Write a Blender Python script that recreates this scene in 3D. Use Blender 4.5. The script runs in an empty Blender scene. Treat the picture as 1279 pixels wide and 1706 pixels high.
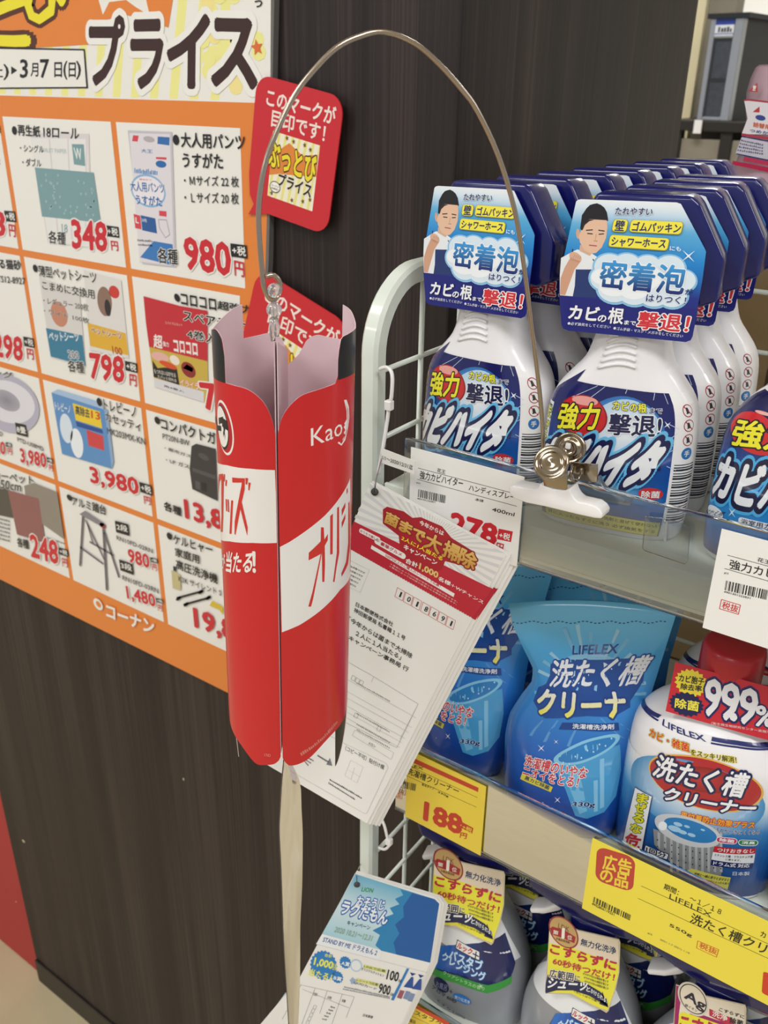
import bpy, bmesh, math, random
import numpy as np
from mathutils import Matrix, Vector
from mathutils.geometry import tessellate_polygon
random.seed(7)
SC = bpy.context.scene
COL = SC.collection
# ---------------------------------------------------------------- camera (real position: 1.584 m above the floor)
H = 1.584
FPX, YAW, PITCH, ROLL = 1496.0, .6101, .44176, .01548
cyw, syw = math.cos(YAW), math.sin(YAW)
fwd = np.array([-syw*math.cos(PITCH), cyw*math.cos(PITCH), -math.sin(PITCH)])
rgt = np.array([cyw, syw, 0.0]); upv = np.cross(rgt, fwd)
cr, sr = math.cos(ROLL), math.sin(ROLL)
RX = cr*rgt + sr*upv; RU = cr*upv - sr*rgt
CAMM = np.array([RX, -RU, fwd])
cam = bpy.data.cameras.new('camera'); camo = bpy.data.objects.new('camera', cam); COL.objects.link(camo)
cam.sensor_fit = 'VERTICAL'; cam.sensor_height = 24.0; cam.lens = 24.0*FPX/1706.0
cam.clip_start = .02; cam.clip_end = 200
camo.matrix_world = Matrix(((RX[0], RU[0], -fwd[0], 0), (RX[1], RU[1], -fwd[1], 0), (RX[2], RU[2], -fwd[2], H), (0, 0, 0, 1)))
SC.camera = camo
cam.dof.use_dof = True; cam.dof.focus_distance = .47; cam.dof.aperture_fstop = 14
# ---------------------------------------------------------------- world and lamps
def lin(c):
    if isinstance(c, str):
        c = c.lstrip('#'); c = [int(c[i:i+2], 16)/255 for i in (0, 2, 4)]
    return tuple((x/12.92 if x <= .04045 else ((x+.055)/1.055)**2.4) for x in c)
W = bpy.data.worlds.new('store_ambient'); SC.world = W; W.use_nodes = True
W.node_tree.nodes['Background'].inputs[0].default_value = (*lin('#eef1f5'), 1)
W.node_tree.nodes['Background'].inputs[1].default_value = .54
def area(name, loc, rot, sx, sy, power, col=(1, 1, 1)):
    l = bpy.data.lights.new(name, 'AREA'); l.shape = 'RECTANGLE'; l.size = sx; l.size_y = sy; l.energy = power; l.color = col
    o = bpy.data.objects.new(name, l); o.location = loc; o.rotation_euler = rot; COL.objects.link(o); return o
for i, (x, y, p) in enumerate([(-1.3, -.9, 26), (1.2, -.6, 30), (0.1, -2.6, 26), (2.6, 2.2, 24), (-3.2, -3.4, 40), (-5.0, 1.5, 20), (-1.2, 4.6, 60), (-3.4, 4.4, 30), (-.9, 2.1, 34)]):  # last three are unseen, added to brighten the back wall and showcase
    area('ceiling_and_fill_light', (x, y, 3.05), (0, 0, 0), 1.2, .5, p)
SC.view_settings.view_transform = 'Standard'; SC.view_settings.look = 'None'
SC.view_settings.gamma = 1; SC.view_settings.use_curve_mapping = False
SC.view_settings.exposure = .0
# ---------------------------------------------------------------- pixel helpers: a photo point on a real plane
def ray(x, y): return CAMM.T @ np.array([(x-639.5)/FPX, (y-853)/FPX, 1.])
def onY(x, y, Y): r = ray(x, y); return r*(Y/r[1])
def onX(x, y, X): r = ray(x, y); return r*(X/r[0])
# ---------------------------------------------------------------- materials
MATS = {}
def mat(name, col, rough=.5, metal=0, trans=0, ior=1.45, spec=.5, coat=0, noise=0, nscale=40, bump=0, emit=0, alpha=1):
    if name in MATS: return MATS[name]
    m = bpy.data.materials.new(name); m.use_nodes = True; nt = m.node_tree; b = nt.nodes['Principled BSDF']
    b.inputs['Base Color'].default_value = (*lin(col), 1); b.inputs['Roughness'].default_value = rough
    b.inputs['Metallic'].default_value = metal; b.inputs['Transmission Weight'].default_value = trans
    b.inputs['IOR'].default_value = ior; b.inputs['Specular IOR Level'].default_value = spec; b.inputs['Coat Weight'].default_value = coat
    b.inputs['Coat Roughness'].default_value = .08
    if emit: b.inputs['Emission Color'].default_value = (*lin(col), 1); b.inputs['Emission Strength'].default_value = emit
    if noise or bump:
        tc = nt.nodes.new('ShaderNodeTexCoord'); n = nt.nodes.new('ShaderNodeTexNoise'); n.inputs['Scale'].default_value = nscale; n.inputs['Detail'].default_value = 4
        nt.links.new(tc.outputs['Object'], n.inputs['Vector'])
        if noise:
            mx = nt.nodes.new('ShaderNodeMix'); mx.data_type = 'RGBA'; c = lin(col)
            mx.inputs[6].default_value = (*[v*(1-noise) for v in c], 1); mx.inputs[7].default_value = (*[min(1, v*(1+noise)) for v in c], 1)
            nt.links.new(n.outputs['Fac'], mx.inputs[0]); nt.links.new(mx.outputs[2], b.inputs['Base Color'])
        if bump:
            bp = nt.nodes.new('ShaderNodeBump'); bp.inputs['Strength'].default_value = bump; bp.inputs['Distance'].default_value = .001
            nt.links.new(n.outputs['Fac'], bp.inputs['Height']); nt.links.new(bp.outputs[0], b.inputs['Normal'])
    MATS[name] = m; return m
def ink(name, rough, coat=0, bump=0, nscale=300, spec=.5):
    if name in MATS: return MATS[name]
    m = mat(name, '#ffffff', rough, coat=coat, bump=bump, nscale=nscale, spec=spec); nt = m.node_tree
    a = nt.nodes.new('ShaderNodeAttribute'); a.attribute_name = 'ink'
    nt.links.new(a.outputs['Color'], nt.nodes['Principled BSDF'].inputs['Base Color']); return m
def clear(name, tint='#ffffff', gloss=.12, rough=.05):
    m = bpy.data.materials.new(name); m.use_nodes = True; nt = m.node_tree; nt.nodes.clear()
    o = nt.nodes.new('ShaderNodeOutputMaterial'); t = nt.nodes.new('ShaderNodeBsdfTransparent'); g = nt.nodes.new('ShaderNodeBsdfGlossy'); x = nt.nodes.new('ShaderNodeMixShader')
    fr = nt.nodes.new('ShaderNodeFresnel'); fr.inputs[0].default_value = 1.45; ad = nt.nodes.new('ShaderNodeMath'); ad.operation = 'ADD'; ad.inputs[1].default_value = gloss; ad.use_clamp = True
    t.inputs[0].default_value = (*lin(tint), 1); g.inputs['Roughness'].default_value = rough
    nt.links.new(fr.outputs[0], ad.inputs[0]); nt.links.new(ad.outputs[0], x.inputs[0]); nt.links.new(t.outputs[0], x.inputs[1]); nt.links.new(g.outputs[0], x.inputs[2]); nt.links.new(x.outputs[0], o.inputs[0])
    return m
def wood(name, c1, c2, c3, sx=1.0):
    m = bpy.data.materials.new(name); m.use_nodes = True; nt = m.node_tree; b = nt.nodes['Principled BSDF']; b.inputs['Roughness'].default_value = .5; b.inputs['Specular IOR Level'].default_value = .35
    tc = nt.nodes.new('ShaderNodeTexCoord'); mp = nt.nodes.new('ShaderNodeMapping'); mp.inputs['Scale'].default_value = (sx*380, sx*380, 1.6)
    n = nt.nodes.new('ShaderNodeTexNoise'); n.inputs['Scale'].default_value = 1; n.inputs['Detail'].default_value = 5; n.inputs['Roughness'].default_value = .65
    mp2 = nt.nodes.new('ShaderNodeMapping'); mp2.inputs['Scale'].default_value = (26, 26, .7); n2 = nt.nodes.new('ShaderNodeTexNoise'); n2.inputs['Scale'].default_value = 1; n2.inputs['Detail'].default_value = 3
    r = nt.nodes.new('ShaderNodeValToRGB'); r.color_ramp.elements[0].position = .33; r.color_ramp.elements[1].position = .68
    r.color_ramp.elements[0].color = (*lin(c1), 1); r.color_ramp.elements[1].color = (*lin(c3), 1); e = r.color_ramp.elements.new(.5); e.color = (*lin(c2), 1)
    ad = nt.nodes.new('ShaderNodeMath'); ad.operation = 'MULTIPLY_ADD'; ad.inputs[1].default_value = .55
    ml = nt.nodes.new('ShaderNodeMath'); ml.operation = 'MULTIPLY'; ml.inputs[1].default_value = .45
    for a, c in ((mp, n), (mp2, n2)): nt.links.new(tc.outputs['Object'], a.inputs[0]); nt.links.new(a.outputs[0], c.inputs['Vector'])
    nt.links.new(n2.outputs['Fac'], ml.inputs[0]); nt.links.new(n.outputs['Fac'], ad.inputs[0]); nt.links.new(ml.outputs[0], ad.inputs[2])
    nt.links.new(ad.outputs[0], r.inputs[0]); nt.links.new(r.outputs[0], b.inputs['Base Color'])
    bp = nt.nodes.new('ShaderNodeBump'); bp.inputs['Strength'].default_value = .25; bp.inputs['Distance'].default_value = .0005
    nt.links.new(n.outputs['Fac'], bp.inputs['Height']); nt.links.new(bp.outputs[0], b.inputs['Normal']); return m
M_wood = wood('dark_wood_laminate', '#171110', '#2a2120', '#463b38')
M_cream = mat('cream_painted_steel', '#e2e9e0', .35, coat=.3, noise=.03, nscale=20)
M_white = mat('white_plastic', '#f4f2f2', .28, coat=.25)
M_bottle = mat('white_bottle_plastic', '#f1eff2', .3, coat=.2)
M_blue = mat('deep_blue_plastic', '#11155f', .22, coat=.35, bump=.3, nscale=45)
M_chrome = mat('chrome', '#a79a87', .14, metal=1)
M_wire = mat('steel_wire', '#b3a597', .22, metal=1)
M_clear = clear('clear_plastic', '#e9edf0', .09)
M_film = clear('cloudy_film', '#d3c7cf', .06, .3)
M_paper = mat('white_paper', '#f0eeea', .6)
M_red = mat('red_cap_plastic', '#b5202c', .35, coat=.2)
I_paper = ink('printed_paper', .5, bump=.03, nscale=120)
I_gloss = ink('printed_gloss', .3, coat=.25)
I_film = ink('printed_film', .25, coat=.5)
I_poster = ink('printed_poster', .35, coat=.15, bump=.12, nscale=140)
# ---------------------------------------------------------------- object helpers
def link(name, me, parent=None):
    o = bpy.data.objects.new(name, me); COL.objects.link(o)
    if parent: o.parent = parent
    return o
def mesh(name, vs, fs, mats, parent=None, smooth=False, fm=None):
    me = bpy.data.meshes.new(name); me.from_pydata([tuple(map(float, v)) for v in vs], [], fs)
    for m in (mats if isinstance(mats, (list, tuple)) else [mats]): me.materials.append(m)
    if fm: me.polygons.foreach_set('material_index', fm)
    if smooth: me.polygons.foreach_set('use_smooth', [True]*len(me.polygons))
    me.update(); return link(name, me, parent)
def bmobj(name, bm, m, parent=None, smooth=False):
    me = bpy.data.meshes.new(name); bm.to_mesh(me); bm.free()
    for q in (m if isinstance(m, (list, tuple)) else [m]): me.materials.append(q)
    if smooth: me.polygons.foreach_set('use_smooth', [True]*len(me.polygons))
    return link(name, me, parent)
def thing(name, label, cat, loc=(0, 0, 0), R=None, rz=None, group=None):
    o = bpy.data.objects.new(name, None); COL.objects.link(o); o.empty_display_size = .02
    if R is not None: o.matrix_world = Matrix.Translation(loc) @ Matrix([list(r) for r in R]).to_4x4()
    else: o.location = loc; o.rotation_euler = (0, 0, rz or 0)
    tag(o, label, cat, group); return o
def tag(o, label, cat, group=None):
    o['label'] = label; o['category'] = cat
    if group: o['group'] = group
    return o
def box_bm(bm, x0, x1, y0, y1, z0, z1, bev=0):
    r = bmesh.ops.create_cube(bm, size=1); vs = r['verts']
    for v in vs: v.co = Vector(((x0+x1)/2+v.co.x*(x1-x0), (y0+y1)/2+v.co.y*(y1-y0), (z0+z1)/2+v.co.z*(z1-z0)))
    if bev: bmesh.ops.bevel(bm, geom=list({e for v in vs for e in v.link_edges}), offset=bev, segments=2, affect='EDGES', profile=.5)
def box(name, b, m, parent=None, bev=0):
    bm = bmesh.new(); box_bm(bm, *b, bev=bev); return bmobj(name, bm, m, parent)
def tube_geo(pts, r, n=10, closed=False):
    pts = [np.array(p, float) for p in pts]; vs = []; fs = []; N = len(pts); up = None
    for i, p in enumerate(pts):
        if closed: t = pts[(i+1) % N]-pts[i-1]
        else: t = pts[min(i+1, N-1)]-pts[max(i-1, 0)]
        t = t/np.linalg.norm(t)
        if up is None: up = np.array([0, 0, 1.]) if abs(t[2]) < .9 else np.array([1., 0, 0])
        a = up-t*(up@t); a /= np.linalg.norm(a); up = a; b = np.cross(t, a)
        rr = r[i] if hasattr(r, '__len__') else r
        for k in range(n):
            th = 2*math.pi*k/n; vs.append(p+rr*(math.cos(th)*a+math.sin(th)*b))
    for i in range(N if closed else N-1):
        j = (i+1) % N
        for k in range(n): fs.append((i*n+k, i*n+(k+1) % n, j*n+(k+1) % n, j*n+k))
    if not closed: fs.append(tuple(range(n))[::-1]); fs.append(tuple((N-1)*n+k for k in range(n)))
    return vs, fs
def tube(name, pts, r, m, parent=None, n=10, closed=False):
    vs, fs = tube_geo(pts, r, n, closed); return mesh(name, vs, fs, m, parent, smooth=True)
def smoothpts(pts, k=6):
    pts = [np.array(p, float) for p in pts]; out = []
    for i in range(len(pts)-1):
        p0, p1, p2, p3 = pts[max(i-1, 0)], pts[i], pts[i+1], pts[min(i+2, len(pts)-1)]
        for j in range(k):
            t = j/k; out.append(.5*((2*p1)+(-p0+p2)*t+(2*p0-5*p1+4*p2-p3)*t*t+(-p0+3*p1-3*p2+p3)*t**3))
    out.append(pts[-1]); return out
def lathe(name, prof, m, parent=None, n=32, M=None, flute=0):
    vs = []; fs = []
    for (r, z) in prof:
        for k in range(n):
            rr = r*(1-(flute if k % 2 else 0)); th = 2*math.pi*k/n; v = Vector((rr*math.cos(th), rr*math.sin(th), z)); vs.append(M @ v if M else v)
    for i in range(len(prof)-1):
        for k in range(n): fs.append((i*n+k, i*n+(k+1) % n, (i+1)*n+(k+1) % n, (i+1)*n+k))
    fs.append(tuple(range(n))[::-1]); fs.append(tuple((len(prof)-1)*n+k for k in range(n)))
    return mesh(name, vs, fs, m, parent, smooth=True)
def autosmooth(o, ang=35):
    me = o.data; me.polygons.foreach_set('use_smooth', [True]*len(me.polygons)); bm = bmesh.new(); bm.from_mesh(me)
    for e in bm.edges:
        if len(e.link_faces) == 2 and e.calc_face_angle(0) > math.radians(ang): e.smooth = False
    bm.to_mesh(me); bm.free(); return o
def prism(name, pts, y0, y1, m, parent=None, bev=0):   # outline in x,z extruded along y
    bm = bmesh.new(); a = [bm.verts.new((p[0], y0, p[1])) for p in pts]; f = bm.faces.new(a)
    r = bmesh.ops.extrude_face_region(bm, geom=[f]); bmesh.ops.translate(bm, verts=[v for v in r['geom'] if isinstance(v, bmesh.types.BMVert)], vec=(0, y1-y0, 0))
    bmesh.ops.recalc_face_normals(bm, faces=bm.faces[:])
    if bev: bmesh.ops.bevel(bm, geom=bm.edges[:], offset=bev, segments=3, affect='EDGES', profile=.5, clamp_overlap=True)
    return autosmooth(bmobj(name, bm, m, parent))
# ---------------------------------------------------------------- print engine: inked shapes as thin geometry on a surface
TXT = {}
def glyphs(s, off):
    k = (s, off)
    if k in TXT: return TXT[k]
    c = bpy.data.curves.new('t', 'FONT'); c.body = s; c.offset = off; c.resolution_u = 2
    o = bpy.data.objects.new('t', c); me = o.to_mesh()
    v = np.array([x.co[:2] for x in me.vertices]) if len(me.vertices) else np.zeros((0, 2)); f = [tuple(p.vertices) for p in me.polygons]
    o.to_mesh_clear(); bpy.data.objects.remove(o); bpy.data.curves.remove(c); TXT[k] = (v, f); return TXT[k]
def homog(src, dst):
    A = []; b = []
    for (x, y), (u, v) in zip(src, dst):
        A.append([x, y, 1, 0, 0, 0, -u*x, -u*y]); b.append(u); A.append([0, 0, 0, x, y, 1, -v*x, -v*y]); b.append(v)
    h = np.linalg.lstsq(np.array(A, float), np.array(b, float), rcond=None)[0]; return np.append(h, 1).reshape(3, 3)
class Canvas:
    def __init__(s, px=None, uv=None, view=(0, 0, 1), fn=None):
        s.Hm = homog(px, uv) if px else None; s.v = view; s.fn = fn; s.V = []; s.F = []; s.C = []; s.L = 0; s.raw = False
        if px: # px corners given in crop coordinates
            s.Hm = homog([(view[0]+a/view[2], view[1]+b/view[2]) for a, b in px], uv)
    def m(s, p):
        if s.raw: return (p[0], p[1])
        x = s.v[0]+p[0]/s.v[2]; y = s.v[1]+p[1]/s.v[2]
        if s.fn: return s.fn(x, y)
        q = s.Hm @ np.array([x, y, 1.]); return (q[0]/q[2], q[1]/q[2])
    def up(s, n=1): s.L += n; return s
    def add(s, uvs, fs, cols, L=None):
        b = len(s.V); L = s.L if L is None else L
        for (u, v) in uvs: s.V.append((u, v, L))
        for f in fs: s.F.append(tuple(b+i for i in f))
        s.C += cols
    def poly(s, pts, col):
        q = [s.m(p) for p in pts]; T = [tuple(range(len(q)))] if len(q) < 4 else [tuple(t) for t in tessellate_polygon([[Vector((a[0], a[1], 0)) for a in q]])]
        s.add(q, T, [[lin(col)]*len(t) for t in T])
    def par(s, BL, BR, TL): BL, BR, TL = map(lambda q: np.array(s.m(q)), (BL, BR, TL)); return BL, BR-BL, TL-BL
    def quad(s, BL, BR, TL, col): o, a, b = s.par(BL, BR, TL); s.add([o, o+a, o+a+b, o+b], [(0, 1, 2, 3)], [[lin(col)]*4])
    def grad(s, pts4, c0, c1, n=8):   # BL BR TR TL, bottom colour to top colour
        P = [np.array(s.m(p)) for p in pts4]; c0 = np.array(lin(c0)); c1 = np.array(lin(c1))
        for i in range(n):
            t0, t1 = i/n, (i+1)/n; a = P[0]+(P[3]-P[0])*t0; b = P[1]+(P[2]-P[1])*t0; c = P[1]+(P[2]-P[1])*t1; d = P[0]+(P[3]-P[0])*t1
            k0 = tuple(c0+(c1-c0)*t0); k1 = tuple(c0+(c1-c0)*t1); s.add([a, b, c, d], [(0, 1, 2, 3)], [[k0, k0, k1, k1]])
    def ell(s, c, r, t, col, n=28, col2=None):   # centre, right point, top point
        c, r, t = [np.array(s.m(q)) for q in (c, r, t)]; a = r-c; b = t-c
        P = [c+a*math.cos(2*math.pi*k/n)+b*math.sin(2*math.pi*k/n) for k in range(n)]
        if col2:
            k0 = lin(col2); k1 = lin(col); s.add([c]+P, [(0, 1+k, 1+(k+1) % n) for k in range(n)], [[k0, k1, k1]]*n)
        else: s.add(P, [tuple(range(n))], [[lin(col)]*n])
    def burst(s, c, r, t, col, n=16, q=.78):
        c, r, t = [np.array(s.m(w)) for w in (c, r, t)]; a = r-c; b = t-c; P = []
        for k in range(2*n):
            f = 1 if k % 2 else q; P.append(c+f*(a*math.cos(math.pi*k/n)+b*math.sin(math.pi*k/n)))
        s.add([c]+P, [(0, 1+k, 1+(k+1) % (2*n)) for k in range(2*n)], [[lin(col)]*3]*(2*n))
    def rr(s, BL, BR, TL, col, r=.3, n=4):   # rounded box; r as a share of the short side
        o, a, b = s.par(BL, BR, TL); la, lb = np.linalg.norm(a), np.linalg.norm(b); rad = r*min(la, lb); ra, rb = rad/la, rad/lb; P = []
        for (cx, cy, t0) in ((1-ra, rb, -90), (1-ra, 1-rb, 0), (ra, 1-rb, 90), (ra, rb, 180)):
            for k in range(n+1):
                th = math.radians(t0+90*k/n); P.append(o+a*(cx+ra*math.cos(th))+b*(cy+rb*math.sin(th)))
        s.add(P, [tuple(range(len(P)))], [[lin(col)]*len(P)])
    def line(s, p, q, w, col):
        p = np.array(s.m(p)); q = np.array(s.m(q)); d = (q-p)/max(1e-9, np.linalg.norm(q-p)); nn = np.array([-d[1], d[0]])*w/2
        s.add([p-nn, q-nn, q+nn, p+nn], [(0, 1, 2, 3)], [[lin(col)]*4])
    def path(s, pts, w, col, closed=False):
        for i in range(len(pts)-(0 if closed else 1)): s.line(pts[i], pts[(i+1) % len(pts)], w, col)
    def t(s, txt, BL, BR, TL, col, out=None, ow=.06, b=.012, col2=None, ocol2=None, keep=False):
        o, a, bb = s.par(BL, BR, TL); v0, _ = glyphs(txt, 0.0)
        kj = sum(1 for q in txt if ord(q) >= 0x4e00) > 0
        b = b if b <= .02 else .02+(b-.02)*(.28 if kj else .62)
        if txt == '1': o = o+a*.30; a = a*.42
        if not len(v0): return
        mn, mx = v0.min(0), v0.max(0)
        if keep: mn[1], mx[1] = -.09, .86
        sz = np.maximum(mx-mn, 1e-6)
        def put(off, c, L, cc2=None):
            o0 = 0.0
            if off <= .009: S = [(0, 0)]
            else:
                nS = 5 if off < .03 else (8 if off < .06 else (14 if off < .12 else 28)); S = [((off-o0)*math.cos(2*math.pi*k/nS), (off-o0)*math.sin(2*math.pi*k/nS)) for k in range(nS)]+[(0, 0)]
            v, f = glyphs(txt, o0); g = (v-mn)/sz
            if cc2:
                k0, k1 = np.array(lin(c)), np.array(lin(cc2)); cols = [[tuple(k0+(k1-k0)*min(1, max(0, g[i][1]))) for i in ff] for ff in f]
            else: cols = [[lin(c)]*len(ff) for ff in f]
            for k, (dx, dy) in enumerate(S): s.add([o+a*(w[0]+dx/sz[0])+bb*(w[1]+dy/sz[1]) for w in g], f, list(cols), L+.9*k/max(1, len(S)-1) if len(S) > 1 else L)
        if ocol2: put(b+ow*1.6, ocol2, s.L)
        if out: put(b+ow, out, s.L+1)
        put(b, col, s.L+2, col2)
    def bars(s, BL, BR, TL, col='#222222', n=26, seed=3):
        o, a, b = s.par(BL, BR, TL); rnd = random.Random(seed); x = 0; P = []
        ws = [rnd.choice((.5, .5, 1, 1.6)) for _ in range(2*n)]; T = sum(ws)
        for i, w in enumerate(ws):
            if i % 2 == 0: p = o+a*(x/T); q = o+a*((x+w)/T); s.add([p, q, q+b, p+b], [(0, 1, 2, 3)], [[lin(col)]*4])
            x += w
    def fake(s, BL, BR, TL, col, n=14, seed=1, w=.55):   # lines of print too small to read
        o, a, b = s.par(BL, BR, TL); rnd = random.Random(seed)
        for i in range(n):
            x0 = (i+.12)/n; x1 = (i+.12+w+.25*rnd.random())/n; h = .6+.4*rnd.random(); p = o+a*x0; q = o+a*min(1, x1)
            s.add([p, q, q+b*h, p+b*h], [(0, 1, 2, 3)], [[lin(col)]*4])
    def build(s, name, m, parent, surf, cut=None, eps=3e-5):
        me = bpy.data.meshes.new(name); me.from_pydata([(u, v, L*1e-3) for u, v, L in s.V], [], s.F)
        at = me.color_attributes.new('ink', 'FLOAT_COLOR', 'CORNER'); buf = []
        for c in s.C:
            for k in c: buf += [k[0], k[1], k[2], 1.0]
        at.data.foreach_set('color', buf)
        if cut:
            du, dv = cut; bm = bmesh.new(); bm.from_mesh(me); bmesh.ops.triangulate(bm, faces=bm.faces[:]); bmesh.ops.delete(bm, geom=[q for q in bm.faces if q.calc_area() < 2e-10], context='FACES'); us = [v.co.x for v in bm.verts]; vs = [v.co.y for v in bm.verts]
            for (d, ax, lo, hi) in ((du, 0, min(us), max(us)), (dv, 1, min(vs), max(vs))):
                if not d: continue
                k = math.ceil(lo/d)
                while k*d < hi:
                    co = [0, 0, 0]; co[ax] = k*d; no = [0, 0, 0]; no[ax] = 1
                    bmesh.ops.bisect_plane(bm, geom=bm.verts[:]+bm.edges[:]+bm.faces[:], dist=1e-6, plane_co=co, plane_no=no); k += 1
            bm.to_mesh(me); bm.free()
        for v in me.vertices: v.co = surf(v.co.x, v.co.y, v.co.z*1e3*eps+eps)
        me.materials.append(m); me.update(); return link(name, me, parent)
def lift(f, d=.0003): return lambda u, v, h: f(u, v, h+d)
def flat(y0): return lambda u, v, h: (u, y0-h, v)
# ================================================================ structure
def struct(o, label=None):
    o['kind'] = 'structure'; return o
YW = .60          # pillar face
XC = -.361        # pillar corner
ZC = H            # camera height: photo z values are relative to it
M_floor = mat('vinyl_floor', '#c8ba98', .35, noise=.08, nscale=14, coat=.2)
bm = bmesh.new(); box_bm(bm, -6, 6, -5, 7, -.05, 0); struct(bmobj('floor', bm, M_floor))
M_ceil = mat('ceiling_board', '#e9e8e3', .8)
bm = bmesh.new(); box_bm(bm, -6, 6, -5, 7, 3.2, 3.25); struct(bmobj('ceiling', bm, M_ceil))
XL = -1.2213
bm = bmesh.new(); box_bm(bm, XL, XC, YW, 1.085, 0, 3.2, bev=.002); pil = struct(bmobj('wall_left', bm, M_wood))
M_kick = mat('black_skirting', '#2c2620', .45, noise=.15, nscale=60)
bm = bmesh.new(); box_bm(bm, XL+.001, XC+.004, YW-.004, YW, 0, .058, bev=.0015); struct(bmobj('baseboard_left', bm, M_kick))
# chips and nail marks in the laminate
M_chip = mat('bare_board', '#cfc6a8', .8)
def chip(x, y, w, h, n=7):
    c = onY(x, y, YW); P = [(c[0]+w*math.cos(a)*random.uniform(.5, 1), c[2]+H+h*math.sin(a)*random.uniform(.5, 1)) for a in [2*math.pi*k/n for k in range(n)]]
    o = prism('laminate_chip', P, YW-.0006, YW, M_chip, pil); return o
chip(39, 1401, .006, .004); chip(306, 1298, .0015, .003); chip(27, 1502, .002, .002)
# red painted fixture past the pillar, flush with its face
M_redpanel = mat('red_painted_panel', '#b02a30', .45, noise=.05, nscale=8)
rp = thing('red_display_panel', 'red painted low panel standing on the floor at the left end of the wooden pillar', 'panel', (XL-.34, YW+.006, 0))
rb = onY(4, 1303, YW)[2]+H
box('panel', (-.34, .338, 0, .03, .002, rb), M_redpanel, rp, bev=.002)
box('white_top_rail', (-.34, .338, -.002, .032, rb, rb+.03), M_white, rp, bev=.003)
# back wall of the shop and its fittings, far behind the pillar
M_bw = mat('white_shop_wall', '#f3f3f0', .7)
bm = bmesh.new(); box_bm(bm, -6, 6, 6.6, 6.7, 0, 3.2); struct(bmobj('wall_back', bm, M_bw))
def bgx(x, y, Y): p = onY(x, y, Y); return p[0], p[2]+H
M_cw = mat('cream_post', '#e6dcb8', .6); M_tp = mat('taupe_board', '#8d8678', .7, noise=.12, nscale=30); M_dk = mat('dark_frame', '#2a2622', .5); M_alu = mat('aluminium', '#b9bdc4', .3, metal=.9)
Yb = 3.4
x0, z1 = bgx(1158, -60, Yb+.3); x1, _ = bgx(1186, -60, Yb+.3); _, zt = bgx(1140, 218, Yb+.3)
cp = thing('shop_column', 'cream shop column rising beside the dark pillar edge in the background', 'column', (x0, Yb+.3, 0))
box('shaft', (-.10, x1-x0, 0, .12, 0, 3.19), M_cw, cp); box('side_face', (x1-x0, x1-x0+.10, .03, .12, 0, 3.19), M_tp, cp)
box('wall_socket_strip', (-.055, -.02, -.02, 0, bgx(1150, 180, Yb+.3)[1], bgx(1150, 130, Yb+.3)[1]), M_white, cp, bev=.003)
# glass-door showcase
x0, zb = bgx(1160, 200, Yb); x1, zt = bgx(1243, 30, Yb); w = x1-x0
sc = thing('showcase_cabinet', 'tall glass-fronted display case with black side and blue header above the spray bottles', 'cabinet', (x0, Yb, zb), rz=math.radians(-8))
hh = zt-zb; M_bk = mat('black_panel', '#23262c', .45); M_gl = mat('grey_stock', '#6f7787', .4, noise=.5, nscale=60)
box('cabinet_body', (0, w+.0, .03, .36, 0, hh), M_bk, sc); box('top_board', (-.01, w+.02, -.01, .38, hh, hh+.015), M_bk, sc)
for nm, b in (('frame_post', (0, .018, 0, .03, 0, hh)), ('frame_post', (w-.03, w, 0, .03, 0, hh)), ('frame_rail', (.018, w-.03, 0, .03, hh*.815, hh*.835)), ('frame_rail', (.018, w-.03, 0, .03, 0, .012))): box(nm, b, M_alu, sc, bev=.002)
for k in range(2): box('packed_goods', (.02, w-.032, .012, .029, hh*(.02+.4*k), hh*(.385+.4*k)), M_gl, sc, bev=.004)
c = Canvas(); c.raw = True
c.poly([(.018, hh*.835), (w-.03, hh*.835), (w-.03, hh), (.018, hh)], '#dfe3ea'); c.up(); c.poly([(.018, hh*.94), (w-.03, hh*.94), (w-.03, hh), (.018, hh)], '#2a3f9c')
c.poly([(.018, hh*.85), (w-.03, hh*.85), (w-.03, hh*.86), (.018, hh*.86)], '#3c50a8')
c.up(); c.fake((w*.25, hh*.87), (w*.7, hh*.87), (w*.25, hh*.925), '#22252b', 5)
c.build('header_sign', I_gloss, sc, flat(-.0005), eps=3e-4)
mesh('glass_door', [(.018, .004, .012), (w-.03, .004, .012), (w-.03, .004, hh*.815), (.018, .004, hh*.815)], [(0, 1, 2, 3)], clear('door_glass', '#eef2f6', .06), sc)
# counter below the showcase
ct = thing('store_counter', 'dark-framed counter with taupe panels carrying the glass display case', 'counter', (bgx(1128, 215, Yb)[0], Yb-.02, 0))
cw = bgx(1400, 215, Yb)[0]-bgx(1128, 215, Yb)[0]
box('counter_top', (-.05, cw, 0, .5, zb-.035, zb), M_dk, ct, bev=.004)
for k in range(3): box('taupe_panel', (.02+k*cw/3, cw/3-.02+k*cw/3, .02, .04, .05, zb-.06), M_tp, ct, bev=.003)
for k in range(4): box('frame_upright', (k*cw/3-.02, k*cw/3+.02, .01, .05, 0, zb-.035), M_dk, ct, bev=.002)
box('rear_panel', (0, cw, .3, .33, 0, zb-.035), M_dk, ct)
px0, pz0 = bgx(1154, 222, Yb-.03); px1, pz1 = bgx(1170, 200, Yb-.03)
tag(box('price_label', (px0, px1, Yb-.032, Yb-.026, pz0, pz1), M_white), 'small white price label on the dark counter edge by the pillar', 'label')
x0, z0 = bgx(1262, 95, 5.2); x1, z1 = bgx(1400, 74, 5.2)
wr = thing('wall_rail', 'grey metal rail on the white wall right of the showcase', 'rail', (x0, 5.2, z0)); box('rail', (0, x1-x0, 0, .05, 0, .05), M_alu, wr, bev=.01); box('upper_rail', (-.1, x1-x0, 0, .05, .11, .16), M_alu, wr, bev=.01)
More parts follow.
